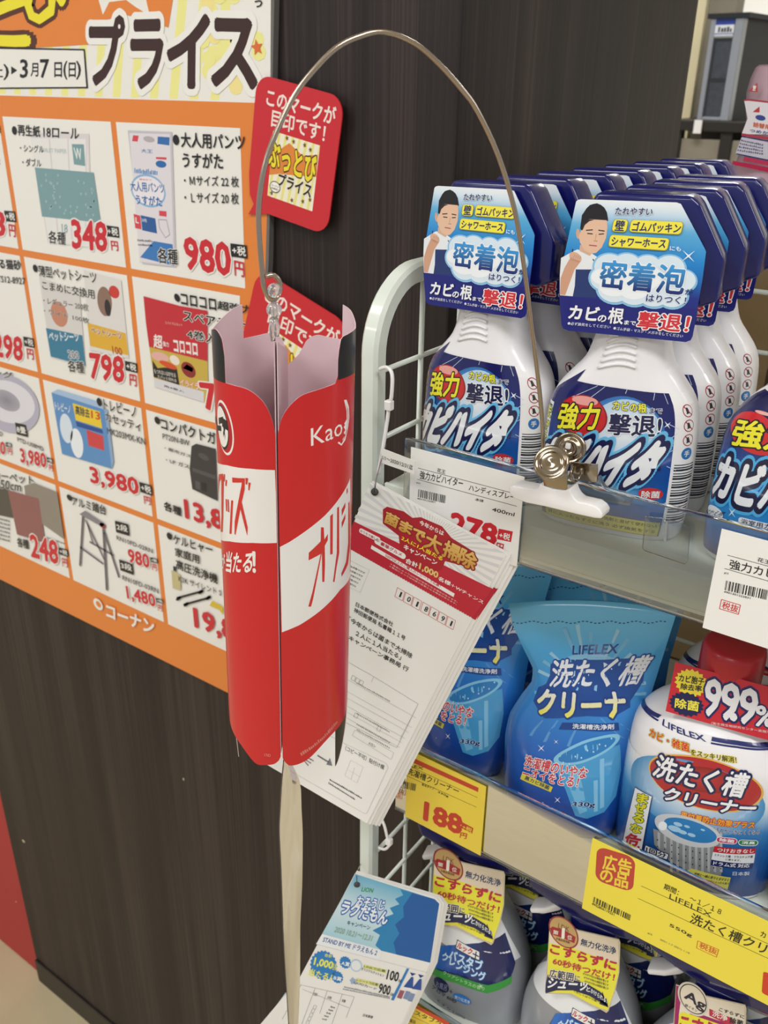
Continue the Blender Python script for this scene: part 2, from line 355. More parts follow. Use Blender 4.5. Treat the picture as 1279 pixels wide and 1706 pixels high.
box('bracket', (.05, .09, .05, 1.39, 0, .05), M_alu, wr)

# ================================================================ sale poster on the pillar
PO = thing('sale_poster', 'large white and orange sale poster with priced goods on the wooden pillar', 'poster', (0, YW-.0004, H))
s_ = .60/.676
def pu(x, z): return (x*s_, z*s_)   # photo plane to wall plane
M_board = mat('grey_poster_board', '#6d6a68', .6)
outl = [pu(-1.7, .75), pu(-.52, .75), pu(-.595, .067), pu(-.614, -.159), pu(-.650, -.40), pu(-.672, -.716), pu(-1.7, -.716)]
prism('backing_board', [(x+(.0035 if i in (1, 2, 3, 4, 5) else 0), z) for i, (x, z) in enumerate(outl)], -.006, 0, M_board, PO)
c = Canvas(fn=lambda x, y: (lambda p: (p[0], p[2]))(onY(x, y, YW-.006)))
WH, OR, BR, RD, BK = '#f1efea', '#e8873c', '#3d2320', '#cf2a35', '#211f20'
c.raw = True
c.poly([outl[0], outl[1], outl[2], pu(-.600, -.0145), pu(-1.7, -.0145)], WH)
c.poly([pu(-1.7, -.0145), pu(-.600, -.0145), outl[3], outl[4], outl[5], outl[6]], OR); c.up()
# pale yellow slanted stripes behind the title
for k in range(26):
    x = -1.18+k*.028
    if x > -.655: break
    c.poly([pu(x, -.013), pu(x+.012, -.013), pu(x+.040, .09), pu(x+.028, .09)], '#f3ef9a')
for k in range(60):
    x = random.uniform(-.68, -.61); z = random.uniform(-.01, .3)
    if x < -.606-.06*max(0, -z): c.L = 2+(k % 9); c.ell(pu(x, z), pu(x+.009, z), pu(x, z+.007), '#f3ef9a' if k % 3 else '#f7e79a', 8)
cols = [-1.214, -1.017, -.819, -.6345]; rows = [-.0365, -.190, -.346, -.498, -.650]; g = .0042
for i in range(3):
    for j in range(4):
        x0, x1, z1, z0 = cols[i]+g, cols[i+1]-g, rows[j]-(g if j else 0), rows[j+1]+(g if j < 3 else 0)
        rsh = {2: (-.0, -.004 if j == 0 else -.012)}.get(i, (0, 0))
        c.poly([pu(x0, z0), pu(x1+(rsh[1] if i == 2 else 0)-(.012 if (i == 2 and j > 0) else 0), z0), pu(x1-(.012*j if i == 2 else 0), z1), pu(x0, z1)], WH)
c.raw = False
c.L = 11
# top picture area (orange) and the brown-shadowed title
c.v = (0, 0, 2.842)
c.up(); c.poly([(-200, 225), (190, 225), (520, 205), (440, 110), (600, 70), (800, 130), (830, -60), (-200, -60)], OR)
c.up(); c.poly([(470, 0), (490, 70), (520, 10), (600, 0), (640, 30), (712, 75), (695, 0), (690, -40), (480, -40)], WH)
c.up(); c.t('と', (-120, 195), (130, 215), (-120, -60), '#f2e531', out='#5a2f1c', ow=.07, b=.06)
c.t('び', (120, 100), (320, 112), (110, -160), '#f2e531', out='#5a2f1c', ow=.07, b=.05)
c.up(3)
for ch, bl, br, tl in (('プ', (430, 395), (585, 402), (430, 85)), ('ラ', (630, 410), (772, 414), (625, 105)), ('イ', (800, 402), (985, 412), (800, 78)), ('ス', (1010, 400), (1215, 415), (1005, 96))):
    c.t(ch, bl, br, tl, BR, out='#f4f2ee', ow=.085, b=.045)
c.up(3); c.v = (0, 0, 2.842)
c.poly([(-120, 422), (420, 418), (405, 232), (-120, 222)], BK); c.up(); c.poly([(-120, 415), (412, 411), (399, 240), (-120, 230)], WH); c.up()
for s, a, b, d in (('土', (-25, 365), (18, 365), (-25, 310)), (')', (22, 378), (45, 378), (22, 305)), ('▶', (58, 352), (85, 352), (58, 315)), ('3', (100, 368), (135, 368), (100, 283)), ('月', (150, 362), (185, 362), (150, 300)), ('7', (195, 368), (235, 368), (195, 283)), ('日', (262, 365), (297, 365), (262, 296)), ('(', (305, 376), (322, 376), (305, 290)), ('日', (330, 365), (362, 365), (330, 298)), (')', (366, 376), (386, 376), (366, 290))):
    c.t(s, a, b, d, BK, b=.02)
c.burst((1220, 225), (1250, 232), (1222, 185), '#e0703a', 5, .45)
c.t('ぅ', (1210, 35), (1245, 35), (1210, -10), BK)
# row 1 goods
c.v = (0, 180, 5.814)
def price(digs, bl, br, tl, tax, yen, col=RD): # tax & yen: (BL,BR,TL)
    c.t(digs, bl, br, tl, col, out=WH, ow=.035, b=.045)
    if tax: c.quad(*tax, BK); L = c.L; c.up(); t0, t1, t2 = tax; ins = lambda a, f, g_: (t0[0]+(t1[0]-t0[0])*f+(t2[0]-t0[0])*g_, t0[1]+(t1[1]-t0[1])*f+(t2[1]-t0[1])*g_); c.t('+税', ins(0, .1, .16), ins(0, .92, .16), ins(0, .1, .86), WH, b=.02); c.L = L
    if yen: c.t('円', *yen, col, b=.02)
def pal(BL, BR, TR, TL, col): c.poly([BL, BR, TR, TL], col)
pal((470, 1300), (900, 1360), (870, 250), (300, 240), '#ded9da'); c.up()
pal((480, 1290), (880, 1345), (855, 300), (310, 290), '#ecebe9'); c.up()
for k in range(1, 4): pal((440+k*130, 1290), (452+k*130, 1290), (312+k*180, 300), (300+k*180, 300), '#dcd4d8')
c.up(); pal((415, 1050), (985, 1110), (915, 625), (345, 575), '#7fa3a8'); pal((725, 545), (835, 562), (820, 352), (703, 348), '#7fa3a8'); c.up()
c.t('W', (735, 490), (805, 500), (722, 385), '#e8eceb', b=.03); c.t('TOILET PAPER', (400, 425), (660, 440), (390, 385), '#b9c9cb')
for k in range(40): x = random.uniform(380, 900); y = random.uniform(640, 1040); c.ell((x+(y-600)*.1, y), (x+9+(y-600)*.1, y), (x+(y-600)*.1, y-16), '#9cbcc0', 6)
c.up(); c.t('18', (610, 1200), (665, 1208), (605, 1120), '#8fb0b5'); c.up()
c.ell((148, 217), (172, 219), (145, 175), BK); c.t('再生紙', (185, 262), (400, 283), (178, 157), BK, b=.02); c.t('18ロール', (432, 280), (775, 300), (428, 182), BK, b=.015)
c.t('・シングル', (205, 420), (435, 436), (200, 350), '#3a3838'); c.t('・ダブル', (228, 560), (412, 572), (222, 485), '#3a3838')
c.t('各種', (480, 1305), (645, 1325), (478, 1185), BK, out=WH, ow=.04, b=.03)
price('348', (715, 1350), (1045, 1385), (700, 1085), ((1045, 1240), (1165, 1257), (1035, 1135)), ((1090, 1375), (1155, 1383), (1080, 1285)))
price('8', (-60, 1230), (58, 1240), (-70, 1000), ((60, 1095), (165, 1105), (48, 992)), ((100, 1240), (160, 1250), (90, 1125)))
c.t('様', (-50, 240), (18, 245), (-60, 155), BK, b=.02); c.t('枚', (-40, 540), (12, 545), (-45, 485), BK)
c.v = (200, 200, 5.561); c.up()
pal((215, 1330), (530, 1365), (490, 110), (80, 95), '#c9c5cf'); c.up(); pal((190, 1310), (510, 1350), (470, 130), (95, 120), '#e4dfe6'); c.up()
pal((120, 195), (172, 200), (182, 145), (130, 140), '#d84a55'); pal((355, 220), (465, 235), (468, 160), (358, 152), '#3a6fb3'); c.ell((277, 178), (330, 185), (275, 150), '#b7b1b5'); c.ell((388, 408), (438, 412), (386, 375), '#2f6bb0'); pal((340, 360), (438, 368), (440, 345), (342, 342), '#d84a55')
c.t('大王', (205, 300), (310, 308), (205, 265), '#3a6fb3'); c.fake((140, 490), (360, 510), (140, 440), '#4b86c6', 14)
c.ell((268, 655), (432, 680), (262, 500), '#8bb6df'); c.up(); c.ell((268, 655), (418, 676), (263, 520), '#efeaf1'); c.up()
c.t('大人用パンツ', (110, 655), (425, 680), (100, 565), '#2a67ad', out='#f4f2f6', ow=.04, b=.035); c.t('うすがた', (160, 775), (400, 800), (150, 690), '#2a67ad', b=.03); c.t('紙おむつ', (190, 555), (300, 562), (190, 540), '#d84a55')
pal((150, 1000), (208, 1012), (196, 885), (134, 868), '#d84a55'); pal((215, 1020), (352, 1050), (335, 910), (200, 880), '#2f5f9f'); c.t('L', (155, 950), (182, 955), (152, 900), WH, b=.03); c.up(); c.t('20枚', (212, 940), (260, 948), (208, 905), '#dfe7f2')
pal((372, 885), (440, 895), (438, 845), (370, 838), '#d84a55'); c.path([(365, 920), (440, 925), (470, 1060), (430, 1090), (375, 1000)], .0006, '#8d8a92', True)
c.fake((170, 1120), (310, 1130), (168, 1100), '#55525a', 10); c.fake((175, 1160), (310, 1170), (172, 1140), '#55525a', 10, 4); pal((195, 1270), (510, 1350), (495, 1150), (320, 1120), '#3f7cc0')
c.up(); c.ell((527, 183), (556, 186), (524, 135), BK); c.t('大人用パンツ', (578, 250), (1165, 278), (570, 115), BK, b=.022); c.t('うすがた', (590, 435), (962, 452), (585, 300), BK, b=.022)
c.t('・Ｍサイズ 22 枚', (605, 605), (1110, 622), (598, 510), '#2c2a2b'); c.t('・Ｌサイズ 20 枚', (610, 765), (1110, 780), (602, 665), '#2c2a2b')
c.t('各種', (362, 1320), (545, 1340), (355, 1180), BK, out=WH, ow=.04, b=.03)
price('980', (620, 1370), (1035, 1440), (600, 1085), ((1038, 1262), (1188, 1283), (1030, 1140)), ((1072, 1435), (1160, 1455), (1065, 1300)))
# row 2
c.v = (0, 400, 2.842); c.up()
c.t('まる猫砂', (-30, 130), (105, 142), (-35, 85), BK, b=.02); c.t('KTS12-8927', (-25, 195), (125, 210), (-28, 165), '#4b484a')
price('298', (-20, 545), (112, 570), (-25, 440), ((120, 500), (168, 510), (114, 455)), ((135, 560), (165, 566), (130, 512)))
pal((245, 555), (410, 600), (380, 240), (190, 175), '#dcd8d6'); pal((430, 520), (615, 560), (578, 190), (400, 140), '#e3dfdc'); c.up()
pal((245, 550), (410, 595), (395, 450), (222, 415), '#3d7f9f'); pal((432, 500), (613, 545), (600, 440), (418, 390), '#e3b23c'); c.ell((285, 350), (325, 360), (280, 290), '#c98a70'); c.ell((500, 290), (535, 300), (498, 220), '#8f7263'); c.ell((545, 245), (570, 250), (543, 215), '#cf4038'); c.up(); c.ell((515, 320), (530, 325), (512, 280), '#2e2b30')
c.t('ペットシーツ', (240, 475), (380, 480), (235, 435), '#e7eef2', b=.03); c.t('ペットシーツ', (440, 440), (585, 470), (432, 410), '#8f2f2a', out='#f6eedc', b=.03); c.up(3)
c.t('200', (330, 555), (380, 562), (325, 520), '#23476b', out=WH); c.t('100', (540, 535), (585, 545), (535, 500), '#b32b2b'); c.up(3)
c.ell((172, 133), (183, 135), (170, 115), BK); c.t('薄型ペットシーツ', (192, 170), (465, 205), (185, 118), BK, out=WH, ow=.03, b=.022); c.t('こまめに交換用', (208, 232), (455, 278), (203, 190), BK, out=WH, ow=.03, b=.022)
c.t('・レギュラー 200枚', (212, 300), (425, 335), (210, 268), '#4b484a', out=WH, ow=.03); c.t('・ワイド 100枚', (215, 345), (430, 395), (212, 320), '#4b484a', out=WH, ow=.03)
c.t('各種', (330, 620), (405, 630), (325, 565), BK, out=WH, ow=.04, b=.03)
price('798', (435, 650), (592, 672), (430, 535), ((600, 615), (655, 628), (597, 570)), ((620, 685), (652, 692), (617, 632)))
c.v = (220, 470, 7.418); c.up()
c.poly([(225, 795), (945, 975), (945, 350), (600, 290), (155, 170), (185, 500)], '#c72f3a'); c.poly([(300, 1270), (960, 1500), (945, 975), (225, 795), (250, 960)], '#cdb04e'); c.up()
c.poly([(290, 1290), (900, 1480), (900, 1350), (285, 1180)], '#dddbe0'); c.poly([(265, 960), (330, 1060), (420, 1050), (570, 1070), (600, 1270), (280, 1165)], '#26221f'); c.ell((360, 920), (470, 940), (350, 860), '#e5b3ab'); c.ell((540, 960), (600, 975), (530, 900), '#f0e2d8'); c.ell((710, 1080), (800, 1110), (700, 985), '#8e2f30'); c.poly([(640, 1060), (760, 1110), (770, 1060), (690, 1010)], '#eae6e2')
c.up(); c.ell((460, 1020), (570, 1060), (450, 980), '#d9542c'); c.t('超', (285, 800), (390, 820), (280, 640), '#f1e9e6', b=.05); c.t('強力', (395, 785), (468, 800), (395, 725), '#f1e9e6', b=.03); c.t('コロコロ', (535, 850), (825, 900), (525, 715), '#f1e9e6', b=.05); c.t('スパイラルカット', (425, 515), (640, 545), (420, 480), '#e9b7b3')
c.t('もつれないはがせる', (290, 1120), (555, 1175), (285, 1065), '#e8e4df'); c.t('スパッと切れる', (330, 1180), (565, 1235), (325, 1140), '#e8e4df'); c.t('イライラ', (610, 1270), (840, 1330), (605, 1190), '#f4d9d3', out='#cf3030', ow=.04, b=.04); c.t('用4巻入', (410, 1290), (660, 1365), (405, 1262), BK)
c.up(4); c.ell((570, 190), (605, 200), (562, 140), BK); c.t('コロコロ', (625, 270), (1055, 345), (615, 140), BK, b=.025); c.t('超強力', (1075, 330), (1500, 400), (1070, 225), BK, b=.025)
c.t('スペアテープ', (655, 470), (1500, 640), (645, 340), BK, out=WH, ow=.04, b=.03); c.t('4巻入り', (700, 690), (1200, 790), (690, 575), BK, out=WH, ow=.04, b=.03); c.t('798', (920, 1560), (1500, 1640), (850, 1240), RD, out=WH, ow=.035, b=.045)
# row 3
c.v = (0, 560, 4.265); c.up()
c.ell((60, 480), (285, 560), (90, 280), '#b9b6c9', 32, '#b9b6c9'); c.up(); c.ell((60, 465), (255, 525), (85, 320), '#e3e1ea', 32); c.up(); c.ell((55, 455), (150, 500), (70, 390), '#aeaab8', 28, '#8f8b98'); c.up()
c.t('シーリング', (-260, 230), (100, 305), (-262, 185), BK, out=WH, ow=.04, b=.022)
c.quad((128, 695), (208, 715), (115, 610), BK); c.up(); c.t('8畳', (132, 680), (195, 692), (125, 635), WH, b=.02); c.t('PTD-U08MD', (135, 745), (320, 815), (130, 715), '#4b484a'); c.t('MD', (-20, 700), (28, 708), (-22, 670), '#4b484a')
price('3,980', (160, 905), (340, 945), (150, 795), ((345, 890), (385, 905), (340, 855)), ((358, 950), (385, 960), (355, 908)))
price('980', (-60, 820), (48, 838), (-65, 735), ((52, 780), (92, 790), (50, 750)), ((65, 835), (95, 842), (62, 792)))
c.v = (0, 400, 2.842); c.up()
c.poly([(300, 1010), (535, 1080), (500, 800), (250, 720)], '#5f93cb'); c.poly([(250, 720), (500, 800), (480, 765), (280, 705)], '#a9c4e4'); c.poly([(500, 800), (535, 1080), (545, 1050), (515, 800)], '#90acd0'); c.up()
c.poly([(365, 850), (490, 890), (478, 810), (350, 770)], '#f0cf38'); c.ell((320, 890), (350, 900), (315, 820), '#dbe6f4'); c.ell((370, 960), (400, 970), (365, 890), '#eef3fa'); c.poly([(425, 970), (500, 995), (495, 925), (415, 895)], '#d2464c'); c.poly([(370, 880), (495, 915), (490, 895), (365, 855)], '#2c4f9a'); c.up()
c.t('トレビーノ', (268, 800), (340, 818), (265, 762), '#e9eef6', b=.02); c.t('高除去', (365, 822), (432, 842), (362, 780), '#20304f', b=.03); c.t('13', (440, 840), (480, 850), (438, 805), '#cf4a28', b=.03)
c.up(); c.ell((476, 765), (488, 768), (473, 745), BK); c.t('トレビーノ', (500, 800), (652, 838), (495, 748), BK, out=WH, ow=.03, b=.022); c.t('カセッティ', (508, 855), (675, 905), (502, 812), BK, out=WH, ow=.03, b=.022); c.t('MK203MX-KN', (515, 915), (695, 968), (512, 885), '#4b484a')
price('3,980', (440, 1155), (665, 1215), (430, 1070), ((672, 1190), (728, 1208), (666, 1142)), ((690, 1245), (720, 1253), (686, 1208)))
c.v = (240, 680, 4.49); c.up()
c.poly([(370, 600), (560, 690), (545, 300), (400, 262), (365, 280), (350, 450)], '#3f3c3e'); c.up(); c.poly([(375, 470), (545, 530), (545, 500), (370, 440)], '#565356'); c.ell((455, 360), (495, 375), (450, 335), '#555154'); c.poly([(395, 595), (430, 608), (428, 550), (393, 538)], '#5b5659'); c.poly([(440, 610), (480, 625), (478, 560), (438, 548)], '#2a2829'); c.up()
c.ell((108, 88), (128, 92), (103, 60), BK); c.t('コンパクトガス', (140, 150), (620, 290), (130, 65), BK, b=.022); c.t('PT20N-BW', (150, 225), (350, 280), (148, 185), '#4b484a'); c.t('・都市ガス', (165, 305), (362, 370), (162, 280), '#3c393a'); c.t('・LP ガス', (175, 395), (350, 450), (170, 365), '#3c393a')
c.t('各種', (160, 755), (290, 805), (155, 690), BK, b=.04); c.t('13,800', (325, 835), (800, 990), (310, 680), RD, b=.045)
# row 4
c.v = (0, 560, 4.265); c.up()
c.poly([(210, 1260), (465, 1440), (415, 1105), (250, 1040), (180, 1060)], '#948a80'); c.poly([(-60, 1255), (105, 1290), (70, 1090), (-60, 1040)], '#565149'); c.up(); c.poly([(130, 1405), (330, 1465), (285, 1150), (65, 1090)], '#96615f'); c.up()
c.t('タイルカーペット', (-200, 985), (250, 1055), (-205, 925), BK, out=WH, ow=.03, b=.022); c.t('50×50cm', (-90, 1060), (160, 1100), (-90, 1000), BK, out=WH, ow=.03, b=.02); c.fake((340, 1430), (470, 1475), (338, 1420), '#4b484a', 12)
for k in range(6): c.fake((-30, 1290+28*k), (80, 1318+28*k), (-30, 1276+28*k), '#777777', 8, k)
c.up(3); c.t('各種', (135, 1490), (215, 1510), (128, 1425), BK, b=.04); price('248', (235, 1560), (425, 1615), (222, 1405), ((430, 1545), (495, 1565), (424, 1495)), ((455, 1630), (492, 1640), (448, 1572)))
c.v = (0, 780, 2.842); c.up()
c.ell((335, 137), (347, 140), (331, 122), BK); c.t('アルミ踏台', (350, 172), (510, 220), (345, 128), BK, b=.022)
SL = '#6d6870'
for a, b, w in (((400, 210), (385, 460), .0035), ((410, 240), (500, 430), .0025), ((495, 270), (512, 575), .004), ((500, 300), (570, 515), .0035), ((385, 370), (495, 450), .003), ((430, 345), (545, 410), .0025), ((420, 260), (445, 350), .0022)): c.line(a, b, w, SL)
c.up(); c.poly([(383, 215), (490, 275), (505, 262), (410, 198)], '#8b868e'); c.ell((492, 268), (506, 272), (490, 255), '#9d3c40')
c.quad((557, 300), (620, 318), (550, 245), BK); c.quad((577, 480), (640, 503), (570, 428), BK); c.up(); c.t('2段', (562, 288), (612, 300), (557, 258), WH, b=.02); c.t('3段', (582, 470), (632, 485), (577, 440), WH, b=.02)
c.t('RN10FD-02RN', (560, 335), (730, 400), (558, 315), '#4b484a'); c.t('RN10FD-03RN', (587, 525), (757, 590), (585, 503), '#4b484a')
price('980', (618, 440), (715, 470), (612, 378), ((722, 440), (754, 448), (718, 418)), ((728, 478), (750, 484), (724, 448)))
price('1,480', (612, 620), (745, 662), (603, 555), ((748, 630), (780, 640), (744, 610)), ((755, 670), (776, 676), (752, 642)))
c.v = (240, 680, 4.49); c.up()
c.ell((200, 952), (220, 957), (196, 925), BK); c.t('ケルヒャー', (232, 1010), (522, 1092), (228, 940), BK, b=.022); c.t('家庭用', (245, 1100), (425, 1160), (240, 1035), BK, b=.022); c.t('高圧洗浄機', (252, 1195), (560, 1310), (248, 1125), BK, b=.022)
c.t('K3K サイレント S', (270, 1290), (590, 1400), (266, 1245), '#4b484a'); c.poly([(225, 1340), (285, 1358), (280, 1240), (215, 1205)], '#cbbf8f'); c.poly([(230, 1210), (252, 1216), (248, 1180), (228, 1175)], '#2a2829')
c.line((255, 1415), (450, 1362), .0024, '#2a2829'); c.line((305, 1465), (508, 1408), .0024, '#2a2829')
for p in ((268, 1418), (435, 1368), (325, 1462), (490, 1412)): c.ell(p, (p[0]+20, p[1]-6), (p[0]+4, p[1]-16), '#2a2829', 10)
c.poly([(500, 1470), (520, 1435), (600, 1480), (600, 1540), (570, 1500)], '#e0c03a'); c.t('19,800', (395, 1650), (900, 1830), (380, 1490), RD, b=.045)
# shop name in the bottom band: ring mark and letters
c.v = (0, 780, 2.842); c.up()
c.ell((471, 641), (493, 650), (466, 614), WH); c.up(); c.ell((473, 641), (485, 646), (470, 626), OR); c.up(); c.t('コーナン', (512, 700), (735, 782), (510, 640), WH, b=.045)
# paper folds: thin raised creases are part of the sheet
c.build('printed_sheet', I_poster, PO, flat(-.006), eps=2.5e-5)

# ================================================================ the two red speech-bubble cards at the poster edge
def bubble(label, px, yw, two=False):
    """px: BL, BR, TR, TL corners of the inner square of the card in the photo"""
    P = [onY(x, y, yw) for x, y in px]; o = P[0]; ex = (P[1]-P[0]); w = np.linalg.norm(ex); ex /= w; ez = np.array([-ex[2], 0, ex[0]]); h = abs((P[3]-P[0]) @ ez)
    R = np.array([ex, [0, 1, 0], ez]).T
    t = thing('sale_mark_card', label, 'sign', (o[0], yw, o[2]+H), R=R, group='red speech-bubble sale cards at the poster edge')
    r = .16*w; pts = []
    for (cx, cy, a0) in ((w-r, r, -90), (w-r, h-r, 0), (r, h-r, 90)):
        for k in range(7): a = math.radians(a0+15*k); pts.append((cx+r*math.cos(a), cy+r*math.sin(a)))
    pts += [(0, .26*h), (.03*w, .1*h), (.09*w, .035*h), (.03*w, -.06*h), (.27*w, 0)]
    prism('card', pts, -.0012, 0, mat('red_card', '#cf2630', .35, coat=.3), t)
    c = Canvas(); c.raw = True; u = lambda a, b: (a*w, b*h)
    c.t('このマークが', u(.14, .80), u(.93, .80), u(.14, .92), '#f6e6df', b=.03); c.t('目印です！', u(.22, .66), u(.84, .66), u(.22, .78), '#f6e6df', b=.03)
    c.poly([u(.25, .14), u(.80, .14), u(.80, .63), u(.25, .63)], '#f6f1dc'); c.up()
    for k in range(7): c.poly([u(.25+.08*k, .14), u(.28+.08*k, .14), u(min(.8, .34+.08*k), .63), u(min(.8, .31+.08*k), .63)], '#efe68a')
    c.up(); c.poly([u(.25, .30), u(.36, .33), u(.55, .36), u(.80, .40), u(.79, .56), u(.62, .52), u(.45, .58), u(.33, .50), u(.25, .52)], '#e58a3a'); c.up()
    c.t('ぶっとび', u(.23, .37), u(.79, .35), u(.22, .56), '#f3e02f', out='#4a2618', ow=.05, b=.05); c.up(3)
    c.t('プライス', u(.36, .245), u(.76, .235), u(.37, .345), '#33211d', out='#f6f1dc', ow=.04, b=.04); c.up(3)
    c.ell(u(.335, .225), u(.40, .225), u(.335, .27), '#3a2a26', 18); c.up(); c.ell(u(.335, .225), u(.393, .225), u(.335, .263), '#fbf8ef', 18); c.up(); c.t('コーナン', u(.29, .225), u(.38, .225), u(.29, .24), '#3a2a26'); c.t('企画品！', u(.29, .205), u(.38, .205), u(.29, .218), '#3a2a26')
    for a, b in ((.5, .6), (.7, .58), (.42, .61), (.55, .17), (.68, .19), (.76, .22), (.3, .17), (.63, .6)): c.burst(u(a, b), u(a+.022, b), u(a, b+.02), '#7a5a20', 5, .45)
    c.build('printed_face', I_gloss, t, flat(-.0012), eps=3e-5); return t
bubble('red rounded speech-bubble card with yellow logo square, upper one of two at the poster edge', [(412, 343), (546, 392), (604, 175), (440, 125)], YW-.0075)
bubble('red speech-bubble card half hidden behind the hanging red sleeve, lower of two', [(388, 640), (527, 737), (590, 545), (438, 450)], YW-.0075)

# ================================================================ solvers: photo point -> coordinates on a real surface
CW = np.array([0, 0, H])
def proj(P): v = CAMM @ (np.array(P, float)-CW); return np.array([v[0]/v[2]*FPX+639.5, v[1]/v[2]*FPX+853])
def on_surf(M, surf, u0, v0, ulim=(-9, 9), vlim=(-9, 9), step=.012):
    M = np.array(M)
    def f(u, v): p = surf(u, v, 0); return proj(M[:3, :3] @ np.array(p)+M[:3, 3])
    def solve(x, y):
        u, v = u0, v0; T = np.array([x, y])
        for _ in range(25):
            r = f(u, v)-T; e = 1e-5; J = np.array([(f(u+e, v)-T-r)/e, (f(u, v+e)-T-r)/e]).T
            try: d = np.linalg.solve(J.T@J+np.eye(2)*1e1, J.T@r)
            except Exception: break
            n = np.abs(d).max(); d = d*(min(1, step/n) if n > 0 else 1)
            u = min(ulim[1], max(ulim[0], u-d[0])); v = min(vlim[1], max(vlim[0], v-d[1]))
            if n < 1e-7: break
        return (u, v)
    return solve
def on_plane(M, y0=0):   # local plane y=y0 of a transform
    M = np.array(M); R = M[:3, :3]; t = M[:3, 3]-CW; n = R[:, 1]; c = n @ (t+R @ np.array([0, y0, 0]))
    def solve(x, y):
        r = ray(x, y); q = R.T @ (r*(c/(n@r))-t); return (q[0], q[2])
    return solve
def TM(loc, rz=0): return Matrix.Translation(loc) @ Matrix.Rotation(rz, 4, 'Z')
def rotm(a, b, c):
    ca, sa, cb, sb, cc, sc = math.cos(a), math.sin(a), math.cos(b), math.sin(b), math.cos(c), math.sin(c)
    return np.array([[ca, -sa, 0], [sa, ca, 0], [0, 0, 1]]) @ np.array([[1, 0, 0], [0, cb, -sb], [0, sb, cb]]) @ np.array([[cc, 0, sc], [0, 1, 0], [-sc, 0, cc]])
def clipv(P, v, above):   # Sutherland-Hodgman against v=const
    out = []
    for i in range(len(P)):
        a, b = P[i], P[(i+1) % len(P)]; ia, ib = ((a[1] >= v) == above or a[1] == v), ((b[1] >= v) == above or b[1] == v)
        if ia: out.append(a)
        if ia != ib: t = (v-a[1])/(b[1]-a[1]); out.append((a[0]+(b[0]-a[0])*t, v))
    return out
def gpoly(c, pts, stops, n=22, px=True):   # polygon with a printed vertical colour blend
    P = [c.m(p) for p in pts] if px else list(pts); lo, hi = min(p[1] for p in P), max(p[1] for p in P)
    ks = [(v, np.array(lin(q))) for v, q in stops]
    def colr(v):
        if v <= ks[0][0]: return tuple(ks[0][1])
        for (a, ca), (b, cb) in zip(ks, ks[1:]):
            if v <= b: return tuple(ca+(cb-ca)*(v-a)/(b-a))
        return tuple(ks[-1][1])
    for i in range(n):
        a, b = lo+(hi-lo)*i/n, lo+(hi-lo)*(i+1)/n; Q = clipv(clipv(P, a, True), b, False)
        if len(Q) < 3: continue
        T = [tuple(t) for t in tessellate_polygon([[Vector((q[0], q[1], 0)) for q in Q]])]
        c.add(Q, T, [[colr(Q[k][1]) for k in t] for t in T])

# ================================================================ wire display rack
rack = thing('wire_display_rack', 'cream steel rack with wire side grid and three shelves of cleaning products', 'rack', (0, 0, 0))
def PZ(x, y, z): return (x, y, z+H)
# square-tube side frame with rounded top corner
def sqtube(name, path, w, d, m, parent):
    vs = []; fs = []; N = len(path)
    for i, (y, z) in enumerate(path):
        a = np.array(path[max(i-1, 0)]); b = np.array(path[min(i+1, N-1)]); t = (b-a)/np.linalg.norm(b-a); n = np.array([-t[1], t[0]])
        r = .002
        for (sx, sn) in ((-w+r, -d), (w-r, -d), (w, -d+r), (w, d-r), (w-r, d), (-w+r, d), (-w, d-r), (-w, -d+r)):
            p = np.array([y, z])+n*sn; vs.append((XF+sx, p[0], p[1]+H))
    for i in range(N-1):
        for k in range(8): fs.append((i*8+k, i*8+(k+1) % 8, (i+1)*8+(k+1) % 8, (i+1)*8+k))
    fs += [tuple(range(8))[::-1], tuple((N-1)*8+k for k in range(8))]
    return autosmooth(mesh(name, vs, fs, m, parent), 40)
XF = -.2928; R_ = .042
path = [(.4062, -H)]+[(.4062, -1.2+.1*k) for k in range(11)]+[(.4062+R_-R_*math.cos(a), -.1385+R_*math.sin(a)) for a in [math.radians(7.5*k) for k in range(13)]]+[(.50, -.0965), (.60, -.0965)]+[(.665+R_*math.sin(a)-R_, -.0965-R_+R_*math.cos(a)) for a in [math.radians(15*k) for k in range(7)]]+[(.665, -H)]
sqtube('side_frame', path, .0058, .0058, M_cream, rack)
for y in (.4515, .4955, .5395, .5835, .6275): tube('grid_wire', [(-.29, y, H-.103), (-.29, y, .10)], .0017, M_cream, rack, n=8)
for k in range(30):
    z = H-.1475-.0415*k
    if z < .1: break
    tube('grid_wire', [(-.2895, .409, z), (-.2895, .662, z)], .0016, M_cream, rack, n=8)
XR = .50
sqt = [(.4062, -H), (.4062, -.10)]
for y in (.4062, .665): box('corner_post', (XR-.0058, XR+.0058, y-.0058, y+.0058, 0, H-.10), M_cream, rack, bev=.0015)
for k in range(12): tube('back_wire', [(-.287, .665, H-.1247-.0352*k*1.18), (XR, .665, H-.1247-.0352*k*1.18)], .0017, M_cream, rack, n=8)
DECKS = [-.216, -.433, -.664]; RT = [-.180, -.3955, -.638]; RB = [-.2365, -.456, -.70]
